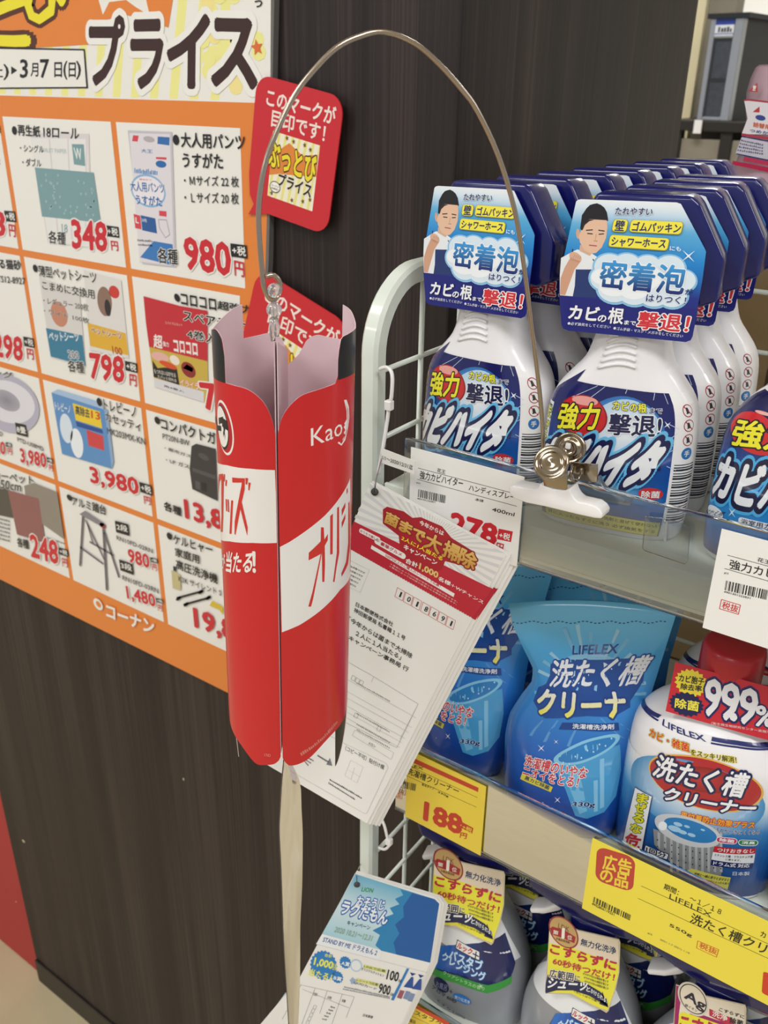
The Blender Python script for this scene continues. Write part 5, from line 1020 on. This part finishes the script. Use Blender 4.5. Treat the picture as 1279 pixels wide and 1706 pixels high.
c.path([(60, 880), (430, 1075), (732, 1218), (748, 1250), (590, 1590), (572, 1596), (-10, 1260)], .0002, gr_); c.path([(468, 1195), (562, 1245), (515, 1365), (423, 1310)], .0002, '#c4c3c6', True); c.line((450, 1270), (540, 1320), .0002, '#c4c3c6'); c.line((497, 1250), (470, 1340), .0002, '#c4c3c6')
c.line((220, 1160), (305, 1212), .0013, '#7c7b80'); c.poly([(285, 1228), (330, 1238), (312, 1178)], '#7c7b80')
for k in range(2): c.fake((308-k*8, 1345+k*24), (550-k*50, 1485+k*10), (311-k*8, 1333+k*24), '#5c5b60', 22, k)
for k in range(3): c.fake((110+k*6, 1165+k*22), (190-k*20, 1205+k*18), (113+k*6, 1153+k*22), '#7c5b60', 8, k)
c.build('printed_front', I_paper, t, flat(0), eps=2.2e-5)
# second pad
P2A = (-.2802, .372, -.5038); P2ang = (.6197, -.0828, .3762)
t, M, c = pad('leaflet_pad', 'light blue cleaning campaign leaflet pad hanging at the bottom left of the rack', P2A, P2ang, 5, [(591.4, 1455.5), (727, 1495.5), (735, 1506), (717.7, 1602.6), (669, 1705), (590, 1870), (330, 1830), (498.8, 1630)], 0, (594.5, 1473))
c.v = (440, 1440, 3.997); c.L = 1
gpoly(c, [(607, 64), (1135, 232), (1165, 262), (1105, 655), (780, 570), (385, 463)], [(-.06, '#a9d3e2'), (-.03, '#d3e6ee'), (-.012, '#9cc9dd'), (0, '#6fb2d2')], 16); c.up()
c.poly([(905, 165), (1135, 232), (1165, 262), (1105, 655), (965, 620), (780, 575), (740, 540), (770, 470), (720, 440), (800, 400), (780, 360), (860, 330), (835, 290), (900, 265), (870, 230), (925, 205)], '#2f86bd'); c.up(); c.poly([(985, 190), (1135, 232), (1165, 262), (1105, 655), (965, 620), (880, 600), (860, 520), (900, 460), (870, 400), (930, 350), (925, 280)], '#235fa6'); c.up()
c.t('LION', (645, 178), (720, 188), (655, 150), '#3f9a5a', b=.03); c.t('おそうじ', (610, 272), (790, 305), (628, 210), '#eef4f8', out='#2a66b8', ow=.09, b=.04); c.t('ラクだもん', (505, 322), (808, 402), (532, 238), '#eef4f8', out='#2a66b8', ow=.09, b=.05); c.up(3)
c.t('キャンペーン', (550, 402), (702, 437), (556, 372), '#33597e', b=.02); c.t('2020 10.21〜12.31', (465, 448), (712, 510), (478, 414), '#8fae9c', b=.03)
c.poly([(385, 463), (775, 572), (785, 590), (765, 640), (345, 530)], '#eef1f4'); c.up(); c.t('STAND BY ME ドラえもん 2', (388, 514), (745, 605), (400, 480), '#3a63a8', b=.025)
c.line((345, 530), (1085, 720), .0002, '#8fa0b4'); c.up(); c.burst((395, 672), (485, 692), (408, 572), '#2f7fc4', 22, .9); c.burst((540, 652), (580, 662), (544, 610), '#2f7fc4', 14, .85); c.burst((487, 750), (527, 760), (491, 708), '#2f7fc4', 14, .85); c.up()
c.t('合計', (400, 612), (450, 622), (405, 590), '#e8ea6a', b=.03); c.t('1,000', (328, 672), (450, 702), (340, 618), '#e8ea6a', b=.05); c.t('名様', (452, 700), (478, 706), (458, 655), '#e8ea6a'); c.t('当たる！', (290, 735), (440, 775), (306, 690), '#e8ea6a', b=.045); c.t('A賞', (512, 668), (565, 680), (518, 640), '#f1f4f7', b=.03); c.t('B賞', (460, 765), (512, 778), (467, 738), '#f1f4f7', b=.03)
for x0, y0, s1, s2, n_, (bx, by) in ((655, 690, 'オリジナルクッション', 'LINEで応募', '100', (812, 762)), (605, 780, 'QUOカード', 'レシートで応募', '900', (757, 852))):
    c.poly([(x0+5, y0-2), (x0+155, y0+35), (x0+160, y0+12), (x0+10, y0-25)], '#e4e08a'); c.up(); c.t(s2, (x0+8, y0-6), (x0+150, y0+28), (x0+12, y0-22), '#4a6a50'); c.t(s1, (x0-10, y0+12), (x0+140, y0+58), (x0-6, y0-6), '#2a2a33', b=.01); c.t(n_, (bx, by), (bx+75, by+18), (bx+14, by-62), '#26262e', b=.03); c.t('名様', (bx+80, by+20), (bx+100, by+25), (bx+84, by), '#26262e')
c.burst((590, 775), (612, 782), (594, 750), '#9fb4d4', 5, .7); c.ell((612, 672), (650, 685), (622, 632), '#b9cfe2', 24); c.up(); c.ell((612, 672), (643, 682), (620, 640), '#e9eef2', 24)
c.poly([(950, 690), (965, 694), (862, 905), (843, 900)], '#2f7fc4')
for x, y in ((985, 722), (1040, 735)): c.poly([(x-15, y-5), (x+25, y+5), (x+12, y+12), (x-2, y+20), (x-8, y+8)], '#2a3f86'); c.poly([(x-5, y+25), (x+8, y+28), (x+5, y+102), (x-58, y+92)], '#31509c')
for x, y in ((905, 850), (945, 855), (975, 870)): c.poly([(x, y-15), (x+30, y-8), (x+8, y+45), (x-22, y+35)], '#7f93b8' if x > 920 else '#a05a6a')
for k in range(2): c.fake((530+k*-8, 818+k*14), (835, 885+k*10), (533-k*8, 808+k*14), '#8d8f96', 34, k)
for a, b in (((240, 800), (600, 880)), ((255, 830), (565, 955)), ((600, 880), (545, 1020)), ((420, 840), (370, 990)), ((520, 862), (450, 1063)), ((245, 800), (120, 1030)), ((340, 820), (250, 1063))): c.line(a, b, .0002, '#3a3a40')
for k, s_ in enumerate(('ご住所', 'お名前', '年齢')): c.t(s_, (325+k*95, 870+k*22), (350+k*95, 876+k*22), (330+k*95, 850+k*22), '#3a3a40')
for k in range(5): c.path([(332-k*12, 935+k*26), (350-k*12, 940+k*26), (342-k*12, 962+k*26), (324-k*12, 957+k*26)], .0002, '#55555c', True); c.fake((440-k*14, 950+k*20), (470-k*14, 958+k*20), (444-k*14, 940+k*20), '#55555c', 4, k)
c.t('日本郵便', (655, 1010), (720, 1026), (662, 992), '#3a3a40')
c.build('printed_front', I_paper, t, flat(0), eps=2.2e-5)
bk = thing('leaflet_pad', 'light blue edged leaflet sheet sticking out behind the lower leaflet pad', 'leaflet', (P2A[0], P2A[1]+.006, P2A[2]+H), R=rotm(*P2ang)); f = on_plane(Matrix.Translation(bk.matrix_world.translation) @ Matrix([list(r) for r in rotm(*P2ang)]).to_4x4())
prism('postcard_sheet', [f(x, y) for x, y in ((475, 1655), (520, 1650), (560, 1706), (420, 1860), (330, 1870), (430, 1720))], 0, .0006, mat('pale_blue_paper', '#bcd3e2', .6), bk)
prism('white_sheet', [f(x, y) for x, y in ((485, 1662), (520, 1655), (560, 1706), (430, 1860), (345, 1870), (447, 1722))], -.0004, 0, M_paper, bk)

# ================================================================ ties, strings and the date slip
def tie(label, pts, r=.0011):
    t = thing('cable_tie', label, 'cable tie', tuple(pts[0])); o = np.array(pts[0])
    tube('strap', [np.array(p)-o for p in smoothpts(pts, 4)], r, M_white, t, n=6); q = np.array(pts[len(pts)//2])-o
    box('tie_head', (q[0]-.0022, q[0]+.0022, q[1]-.002, q[1]+.002, q[2]-.0028, q[2]+.0028), M_white, t, bev=.0006); return t
def P3(x, y, Y): p = onY(x, y, Y); return (p[0], p[1], p[2]+H)
tie('white plastic cable tie around the rack post level with the upper wire', [P3(632, 615, .3995), P3(644, 612, .398), P3(653, 624, .396), P3(652, 660, .394), P3(648, 675, .394), P3(645, 700, .393), P3(638, 745, .390), P3(630, 790, .388)])
tie('white plastic cable tie on the rack post below the postcard pad', [P3(633, 1360, .398), P3(640, 1375, .396), P3(645, 1395, .396), P3(648, 1402, .396), P3(647, 1410, .396), P3(640, 1415, .397), P3(631, 1412, .399)])
for lab, pts in (('thin clear loop tying the postcard pad to the rack post', [P3(643, 740, .392), P3(634, 770, .385), P3(626, 800, .376), P3(624, 819, .3725)]), ('thin clear loop tying the leaflet pad to the rack post', [P3(600, 1440, .40), P3(596, 1449, .385), P3(594, 1460, .372), P3(594.5, 1473, .3705)])):
    t = thing('tie_loop', lab, 'string', pts[0]); tube('loop', [np.array(p)-np.array(pts[0]) for p in pts], .0004, M_film, t, n=6)
ds = thing('date_slip', 'small white paper slip with the campaign end date beside the top price card', 'label', P3(635, 770, .386)); f = on_plane(TM(ds.location, 0))
prism('slip', [f(x, y) for x, y in ((636, 747), (691, 768), (689, 790), (634, 771))], 0, .0004, M_paper, ds)
c = Canvas(fn=f, view=(580, 720, 3.045)); c.t('1/1〜2020/12/31迄', (170, 138), (325, 192), (174, 115), '#4a4a4c'); c.build('printed_text', I_paper, ds, flat(0))

# ================================================================ bulldog clip and wire arm
cl = thing('clip_stand', 'chrome bulldog clip with white jaw on the top price rail holding a bent wire arm', 'clip', P3(925, 800, .388)); o = np.array(cl.location)
f = on_plane(TM(cl.location), 0); jaw = [f(840+x/5.814, 640+y/5.814) for x, y in ((78, 980), (110, 958), (200, 975), (330, 998), (362, 978), (375, 940), (400, 955), (500, 995), (610, 1008), (665, 985), (678, 1035), (705, 1080), (745, 1115), (900, 1150), (955, 1190), (980, 1235), (970, 1278), (900, 1272), (740, 1238), (420, 1160), (250, 1128), (120, 1082), (85, 1030))]
prism('white_jaw', jaw, -.004, .006, M_white, cl, bev=.0022)
jb = [(x+.006, z+.0005) for x, z in jaw if True]; prism('rear_jaw', jb, .0175, .0215, clear('milky_clear', '#dfe2e4', .2, .3), cl, bev=.001)
def disc(cx, cy, Y, r, tilt, yaw, name, hole=False):
    c0 = np.array(P3(cx, cy, Y))-o; Mx = Matrix.Translation(c0) @ Matrix.Rotation(yaw, 4, 'Z') @ Matrix.Rotation(tilt, 4, 'X')
    pr = [(r*.97, -.0012), (r, -.0004), (r*.99, .0006), (r*.88, .0011), (r*.80, .0006), (r*.66, .0002), (r*.60, .0008), (r*.52, .0011), (r*.2, .0010), (r*(.17 if hole else .02), .0004)]
    return lathe(name, pr, M_chrome, cl, n=40, M=Mx)
disc(918, 771, .3795, .0088, math.radians(58), math.radians(8), 'thumb_plate')
disc(949, 747, .4060, .0084, math.radians(72), math.radians(8), 'thumb_plate', True)
q = np.array(P3(949, 741, .4060))-o; box('plate_hole_plug', (q[0]-.0014, q[0]+.0014, q[1]-.0024, q[1]-.0016, q[2]-.0016, q[2]+.0016), M_white, cl, bev=.0007)
nk = [f(x, y) for x, y in ((905, 778), (950, 782), (949, 813), (911, 806))]; prism('clip_blade', nk, -.0035, -.0027, M_chrome, cl, bev=.0002)
prism('clip_blade', [(x+.009, z+.001) for x, z in nk], .012, .0128, M_chrome, cl, bev=.0002)
q = np.array(P3(955, 790, .394))-o; tube('spring', [(q[0]-.012+k*.0007, q[1]+.0038*math.cos(k*.9), q[2]+.0038*math.sin(k*.9)) for k in range(24)], .0007, M_chrome, cl, n=6)
ARM = [(-.1752, .3897, -.1678), (-.1769, .3875, -.1469), (-.1799, .3836, -.1222), (-.1831, .3794, -.0987), (-.1870, .3743, -.0711), (-.1909, .3692, -.0478), (-.1966, .3618, -.0257), (-.2031, .3533, -.0083), (-.2074, .3477, -.0006), (-.2140, .3391, .0090), (-.2203, .3309, .0158), (-.2278, .3211, .0194), (-.2337, .3134, .0177), (-.2395, .3058, .0134), (-.2454, .2982, .0049), (-.2498, .2924, -.0035), (-.2536, .2874, -.0142), (-.2565, .2837, -.0240), (-.2583, .2813, -.0340), (-.2594, .2799, -.0453), (-.2595, .2797, -.0570), (-.2592, .2802, -.0703), (-.2589, .2806, -.0764), (-.2577, .2821, -.0805), (-.2562, .2840, -.0812), (-.2549, .2858, -.0778), (-.2549, .2857, -.0738), (-.2564, .2837, -.0712), (-.2582, .2813, -.0718)]
tube('wire_arm', [np.array((x, y, z+H))-o for x, y, z in smoothpts(ARM, 4)], .00108, M_wire, cl, n=10)

# ================================================================ hanging red printed sleeve
EF = np.array([.673, -.739, 0]); ER = np.array([.739, .673, 0]); SEAM = np.array([-.2565, .2820, 0]); DD = .022
ph = thing('hanging_card_sleeve', 'red card sleeve of two rounded lobes hanging from the wire arm by clear beads', 'hanging sign', (-.2565, .2820, H-.2), rz=0); PO_ = np.array([-.2565, .2820, H-.2])
LOBE = {
 -1: dict(W=.0300, top=[(0, -.1416), (.014, -.1344), (.054, -.1261), (.125, -.1208), (.21, -.1195), (.2675, -.1191), (.2685, -.1070), (.285, -.0997), (.34, -.0962), (.42, -.0975), (.5, -.0985), (.58, -.0975), (.667, -.0948), (.73, -.0925), (.781, -.0914), (.7825, -.1075), (.86, -.1068), (.93, -.1061), (.98, -.1085), (1, -.1130)],
          bot=[(0, -.3240), (.01, -.3265), (.04, -.3290), (.10, -.3298), (.154, -.3293), (.26, -.320), (.40, -.312), (.47, -.303), (.50, -.300), (.585, -.320), (.643, -.3594), (.648, -.330), (1, -.330)]),
 1: dict(W=.0335, top=[(0, -.1416), (.015, -.1345), (.044, -.1291), (.10, -.1239), (.176, -.1220), (.285, -.1204), (.2865, -.1100), (.304, -.1010), (.36, -.0995), (.42, -.0990), (.5, -.0985), (.57, -.0960), (.63, -.0930), (.7012, -.0913), (.7025, -.1078), (.80, -.1075), (.86, -.1070), (.91, -.1100), (.945, -.1165), (1, -.122)],
         bot=[(0, -.3249), (.01, -.3275), (.041, -.3309), (.1275, -.3289), (.2525, -.3194), (.42, -.3125), (.47, -.304), (.50, -.302), (.58, -.330), (.7088, -.3647), (.7140, -.330), (1, -.330)])}
def lobe_pt(side, phi, z, h=0):
    W_ = LOBE[side]['W']; a = math.pi*phi; g = .0005*side
    n = EF*math.cos(a)*W_+ER*side*math.sin(a)*DD; n = n/np.linalg.norm(n)
    P = SEAM-EF*DD*(1-math.cos(a))+ER*(W_*side*math.sin(a)+g+.0028*(1-math.cos(a))+.022*(z+.1416))
    # the whole sleeve swings slightly off plumb to the right
    return tuple(P+n*h+np.array([0, 0, z+H])-PO_)
M_pink = mat('pinkish_card_back', '#dfc3ca', .6); M_redp = mat('red_printed_card', '#cc2127', .32, coat=.3); M_blkp = mat('black_printed_card', '#1b1b1d', .35, coat=.2)
for side, nm in ((-1, 'left'), (1, 'right')):
    D = LOBE[side]; brk = sorted(set([p for p, _ in D['top']]+[p for p, _ in D['bot']]+list(np.linspace(0, 1, 73)))); NZ = 26; vs = []; fs = []; fm = []
    def dense(L):
        out = []; seg = [L[0]]
        for q in L[1:]:
            if q[0]-seg[-1][0] < .0018: out += [tuple(w) for w in smoothpts(seg, 5)] if len(seg) > 2 else seg; seg = [q]
            else: seg.append(q)
        return out+([tuple(w) for w in smoothpts(seg, 5)] if len(seg) > 2 else seg)
    DT, DB_ = dense(D['top']), dense(D['bot']) if side else D['bot']
    tz = lambda p: np.interp(p, [w[0] for w in DT], [w[1] for w in DT]); bz = lambda p: np.interp(p, [w[0] for w in DB_], [w[1] for w in DB_])
    for h in (0, -.0004):
        for p in brk:
            for j in range(NZ+1): z = bz(p)+(tz(p)-bz(p))*j/NZ; vs.append(lobe_pt(side, p, z, h))
    N = len(brk); st = N*(NZ+1)
    for hs in (0, 1):
        for i in range(N-1):
            for j in range(NZ):
                a = hs*st+i*(NZ+1)+j; q = (a, a+NZ+1, a+NZ+2, a+1); fs.append(q if (hs == 0) == (side == -1) else q[::-1]); pm = (brk[i]+brk[i+1])/2; zm = bz(pm)+(tz(pm)-bz(pm))*(j+.5)/NZ
                if hs == 0: fm.append(2 if pm > .5 else 0)
                else: fm.append(2 if (pm > .5 and zm < -.29) else 1)
    def rim(a, b):
        fs.append((a, b, b+st, a+st)); fm.append(1)
    for i in range(N-1): rim(i*(NZ+1), (i+1)*(NZ+1)); rim(i*(NZ+1)+NZ, (i+1)*(NZ+1)+NZ)
    lo = mesh('printed_lobe', vs, fs, [M_redp, M_pink, M_blkp], ph, smooth=True, fm=fm); autosmooth(lo, 40)
    lo['label'] = '%s red rounded lobe with %s' % (nm, 'white band and prize wording' if side < 0 else 'white maker logo and slanted white band')
    S = (lambda sd: (lambda u, v, h: lobe_pt(sd, u, v, h)))(side)
    c = Canvas(fn=on_surf(Matrix.Translation(PO_), S, .2, -.2, (0.002, .497), (-.335, -.09), .04), view=(330, 640, 4.737)); c.L = 1
    e0 = .2690 if side < 0 else .2870; c.raw = True; pz_ = [(p, tz(p)-.0001) for p in np.linspace(e0, .5, 14)]
    for q0, q1 in zip(pz_, pz_[1:]): c.poly([(q0[0], -.1192), (q1[0], -.1192), q1, q0], '#1b1b1d')
    c.L = 0; pz_ = [(p, bz(p)+.0003, tz(p)-.0003) for p in np.linspace(.004, e0-.0015, 18)]+[(p, bz(p)+.0003, -.1192) for p in np.linspace(e0, .496, 14)]
    for q0, q1 in zip(pz_, pz_[1:]): c.poly([(q0[0], q0[1]), (q1[0], q1[1]), (q1[0], q1[2]), (q0[0], q0[2])], '#cc2127')
    c.L = 1; c.raw = False
    if side < 0:
        c.poly([(140, 608), (230, 640), (420, 668), (605, 678), (615, 900), (622, 1252), (430, 1252), (250, 1240), (180, 1225), (158, 950)], '#eeeae6'); c.up()
        c.ell((205, 345), (281, 395), (190, 130), '#f1ebe6', 40); c.up(); c.ell((202, 345), (270, 392), (188, 150), '#b3232c', 40); c.up(); c.ell((192, 340), (242, 375), (180, 165), '#262224', 36); c.up(); c.ell((188, 335), (236, 370), (178, 175), '#efeae4', 36); c.up()
        for a, b, w in (((140, 250), (160, 390), .0007), ((165, 290), (200, 280), .0006), ((170, 300), (178, 380), .0005), ((195, 290), (215, 420), .0006), ((190, 295), (235, 330), .0009), ((150, 340), (185, 350), .0005), ((130, 270), (150, 300), .0005), ((215, 340), (200, 400), .0005)): c.line(a, b, w*5, '#2c2626')
        c.up()
        RR = '#d2352f'
        # goods wording in tall angular letters
        for P in ([(165, 710), (198, 706), (205, 745), (200, 1040), (195, 1165), (180, 1165), (186, 1040), (185, 745), (170, 770), (165, 900), (158, 900)],
                  [(205, 708), (214, 712), (212, 770), (204, 765)], [(219, 752), (230, 757), (226, 805), (216, 800)],
                  [(218, 905), (228, 907), (232, 1005), (222, 1000)], [(233, 908), (243, 910), (248, 1010), (238, 1008)], [(262, 915), (277, 917), (265, 1180), (249, 1180)],
                  [(270, 735), (370, 742), (368, 830), (345, 930), (392, 1130), (388, 1195), (335, 985), (296, 1190), (288, 1180), (290, 1080), (343, 800), (345, 775), (272, 775)],
                  [(374, 738), (396, 742), (388, 792), (376, 790)], [(398, 775), (416, 778), (405, 838), (396, 835)]): c.poly(P, RR)
        c.t('が', (192, 1450), (216, 1458), (188, 1335), '#f1ebe6', b=.02); c.t('当たる', (222, 1478), (418, 1486), (228, 1318), '#f1ebe6', b=.045); c.t('！', (434, 1482), (454, 1484), (430, 1322), '#f1ebe6', b=.05)
        c.v = (330, 860, 3.876); c.t('170D', (428, 1548), (468, 1552), (428, 1530), '#e08a80')
    else:
        c.t('Kao', (890, 490), (1136, 395), (888, 350), '#f4eeee', b=.008)
        c.poly([(1150, 125), (1170, 122), (1188, 180), (1192, 260), (1180, 350), (1160, 440), (1130, 485), (1100, 465), (1108, 455), (1128, 462), (1145, 425), (1162, 400), (1148, 385), (1160, 360), (1148, 340), (1158, 320), (1152, 312), (1172, 275), (1170, 210)], '#f4eeee'); c.up(); c.poly([(1163, 150), (1180, 200), (1184, 265), (1172, 345), (1152, 430), (1130, 470), (1118, 465), (1145, 435), (1172, 370), (1180, 270), (1176, 205)], '#c42a30'); c.up()
        c.poly([(640, 1285), (720, 1245), (860, 1150), (1000, 1035), (1120, 890), (1198, 740), (1198, 1400), (1198, 1512), (1120, 1620), (960, 1790), (800, 1900), (660, 1958)], '#eceaea'); c.up()
        RR = '#cf2f2c'
        for P in ([(968, 1128), (990, 1130), (995, 1225), (1022, 1180), (1022, 1230), (998, 1275), (1000, 1420), (995, 1560), (978, 1560), (975, 1330), (905, 1700), (890, 1755), (868, 1755), (900, 1640), (965, 1340), (870, 1390), (872, 1330), (965, 1240)],
                  [(1040, 1040), (1062, 1020), (1060, 1340), (1040, 1345)], [(1095, 975), (1110, 965), (1112, 1330), (1090, 1450), (1075, 1560), (1062, 1560), (1092, 1330)],
                  [(1130, 990), (1160, 930), (1160, 970), (1132, 1040)], [(1130, 1090), (1160, 1020), (1160, 1060), (1132, 1135)], [(1182, 940), (1194, 920), (1196, 1280), (1180, 1420), (1130, 1520), (1128, 1490), (1165, 1400), (1182, 1250)], [(1168, 830), (1176, 815), (1180, 850), (1170, 870)]): c.poly(P, RR)
        c.v = (330, 860, 3.876)
        c.fake((665, 1548), (900, 1330), (655, 1528), '#d98078', 22, 5)
    c.build('printed_front', I_gloss, lo, S, cut=(.012, .01), eps=2.5e-5)
    # inner fin of each lobe
    fz = [(-.002, -.0990), (-.015, -.1040), (-.044, -.1135)]; w0 = .0004*side; vs = []
    for hs in (0, .0004*side):
        for (d, zt_) in fz:
            for z in (-.322, zt_): p = SEAM+EF*(d+.0015)+ER*(w0+hs-.125*d+.022*(z+.1416))+np.array([0, 0, z+H])-PO_; vs.append(tuple(p))
    mesh('centre_fin', vs, [(0, 2, 3, 1), (2, 4, 5, 3), (6, 7, 9, 8), (8, 9, 11, 10), (1, 3, 9, 7), (3, 5, 11, 9), (0, 1, 7, 6), (4, 10, 11, 5)], M_pink, ph)
M_bead = mat('clear_bead', '#f4f1f2', .08, trans=.85, ior=1.4, coat=.5)
for x, y, r in ((457.5, 484, .0031), (456.5, 516, .0033)):
    p = onY(x, y, .2835); bm = bmesh.new(); bmesh.ops.create_uvsphere(bm, u_segments=24, v_segments=16, radius=r); bmesh.ops.translate(bm, verts=bm.verts[:], vec=Vector(p+np.array([0, 0, H])-PO_)); bmobj('bead', bm, M_bead, ph, smooth=True)
for dx, y0, y1, r in ((-4, 530, 568, .0010), (4, 530, 560, .0010), (0, 500, 532, .0007)):
    tube('clear_clip_tab', [np.array(P3(456.5+dx*.6, y0, .2835))-PO_, np.array(P3(456.5+dx, (y0+y1)/2, .2835))-PO_, np.array(P3(458+dx*.7, y1, .2835))-PO_], [r*1.1, r*1.5, r], M_bead, ph, n=10)
# long twisted clear tail strip below the sleeve
Yt = .2835; TL_ = [(473, 1262), (469, 1300), (466.5, 1345), (465, 1385), (467, 1430), (469, 1480), (471, 1540), (474, 1600), (478, 1660), (482, 1720), (490, 1800)]; TR_ = [(480, 1262), (499, 1300), (502, 1345), (504, 1385), (504, 1430), (503, 1480), (500, 1540), (500, 1600), (499, 1660), (496, 1720), (492, 1800)]
tl_ = thing('clear_tail_strip', 'long twisted clear plastic strip hanging below the red card sleeve', 'plastic strip', P3(476, 1262, Yt)); o = np.array(tl_.location); vs = []; fs = []
for i, (a, b) in enumerate(zip(smoothpts(TL_, 3), smoothpts(TR_, 3))):
    A_, B_ = np.array(P3(a[0], a[1], Yt))-o, np.array(P3(b[0], b[1], Yt+.004*math.sin(i*.22)))-o
    for k in range(7):
        s = k/6; p = A_*(1-s)+B_*s+EF*.0022*math.sin(math.pi*s)*math.sin(i*.3+.6)+EF*.0007*math.sin(k*2+i*.5); vs.append(tuple(p))
ns = len(vs)//7
for i in range(ns-1):
    for k in range(6): fs.append((i*7+k, i*7+k+1, (i+1)*7+k+1, (i+1)*7+k))
mesh('film_strip', vs, fs, M_film, tl_, smooth=True)
tube('folded_edge', [vs[i*7] for i in range(ns)], .00035, M_film, tl_, n=6)

# ================================================================ cartons and the pink pouch behind the rack
M_cart = mat('brown_carton', '#8a7350', .7, noise=.12, nscale=18)
GC = 'brown cartons behind the rack'
st_ = thing('rear_stand', 'low dark stand behind the rack carrying brown cartons', 'stand', (-.02, .86, 0))
box('stand_top', (-.30, .45, -.15, .25, .86, .88), M_dk, st_, bev=.003)
for x in (-.28, .43):
    for y in (-.13, .23): box('leg', (x-.015, x+.015, y-.015, y+.015, 0, .86), M_dk, st_)
hcs = [.88, 1.10, 1.31]; hce = [.218, .208, .165]
for k in range(3):
    t = thing('carton', 'brown cardboard carton behind the rack, %s of the stack' % ('bottom', 'middle', 'top')[k], 'box', (-.02+.004*k, .86, hcs[k]), group=GC)
    box('carton_body', (-.275, .30, -.12, .12, 0, hce[k]), M_cart, t, bev=.002); box('tape', (-.03, .03, -.1205, .1205, hce[k]-.0, hce[k]+.0006), mat('brown_tape', '#9a8560', .3), t)
    c = Canvas(); c.raw = True; c.fake((-.20, .05), (-.12, .05), (-.20, .08), '#4a3c28', 4); c.fake((-.06, .05), (.02, .05), (-.06, .08), '#4a3c28', 4, 3); c.build('printed_text', I_paper, t, flat(-.1203), eps=5e-5)
pp = thing('pink_refill_pouch', 'pink translucent refill pouch with red warning triangles at the right frame edge', 'pouch', P3(1262, 300, .80)); f = on_plane(TM(pp.location), 0); o = np.array(pp.location)
RWp = [(1250, 262, 300), (1252, 250, 0)]
Lf = [(1213, 308), (1217, 292), (1228, 262), (1241, 230), (1243, 205), (1242, 180), (1243, 155), (1250, 130), (1258, 113), (1264, 108)]; rows_ = [f(*p) for p in Lf]; ctr = f(1330, 200)[0]; vs = []; fs = []
for (x, z) in rows_:
    for k in range(25):
        th = 2*math.pi*k/24; w = ctr-x; vs.append((ctr+w*math.cos(th), .018*math.sin(th)*min(1, (abs(w)/.03)), z))
for i in range(len(rows_)-1):
    for k in range(24): fs.append((i*25+k, i*25+k+1, (i+1)*25+k+1, (i+1)*25+k))
fs.append(tuple(k for k in range(24))); fs.append(tuple((len(rows_)-1)*25+k for k in range(24))[::-1])
zb_ = o[2]+rows_[0][1]
M_pinkf = mat('pink_film', '#e3c3cf', .2, trans=.35, coat=.5); mesh('pouch_body', vs, fs, M_pinkf, pp, smooth=True)
c = Canvas(fn=f, view=(1180, 80, 7.11)); sp_ = lambda u, v, h: (u, -.0185-h, v)
c.L = 1; c.poly([(500, 620), (900, 660), (900, 1020), (470, 1010), (540, 830)], '#ece4e8'); c.poly([(550, 515), (660, 525), (655, 415)], '#c23a3c'); c.poly([(470, 1045), (900, 1130), (900, 1330), (400, 1235)], '#cfcbd6'); c.poly([(360, 1365), (900, 1480), (900, 1420), (365, 1320)], '#bf2c50'); c.poly([(490, 1320), (900, 1400), (900, 1350), (500, 1275)], '#c23a5c'); c.up()
c.path([(500, 618), (560, 612), (900, 655)], .0012, '#b23040'); c.poly([(600, 755), (680, 760), (680, 690)], '#c23a3c'); c.path([(470, 1015), (900, 1080)], .0018, '#b2364a'); c.path([(475, 1040), (900, 1110)], .0008, '#2c3570'); c.path([(410, 1240), (900, 1340)], .0008, '#2c3570'); c.ell((690, 822), (750, 830), (690, 790), '#2f4590', 16)
c.t('！', (600, 505), (630, 508), (610, 450), '#f4e4e0', b=.05); c.t('詰替用', (605, 925), (800, 960), (610, 870), '#dd6a3a', b=.04); c.t('つめかえ', (565, 985), (850, 1030), (570, 950), '#3b4f96', b=.02)
for k in range(4): c.fake((460-k*14, 1092+k*38), (720, 1150+k*34), (464-k*14, 1070+k*38), '#59597a', 12, k)
c.build('printed_front', I_film, pp, sp_, eps=8e-5)
sh_ = thing('glass_shelf_riser', 'grey riser box on the cartons under the pink pouch', 'box', (-.02, .86, 1.4756)); box('riser', (-.24, .28, -.10, .12, 0, max(.02, zb_-1.4756-.0005)), M_tp, sh_, bev=.003)
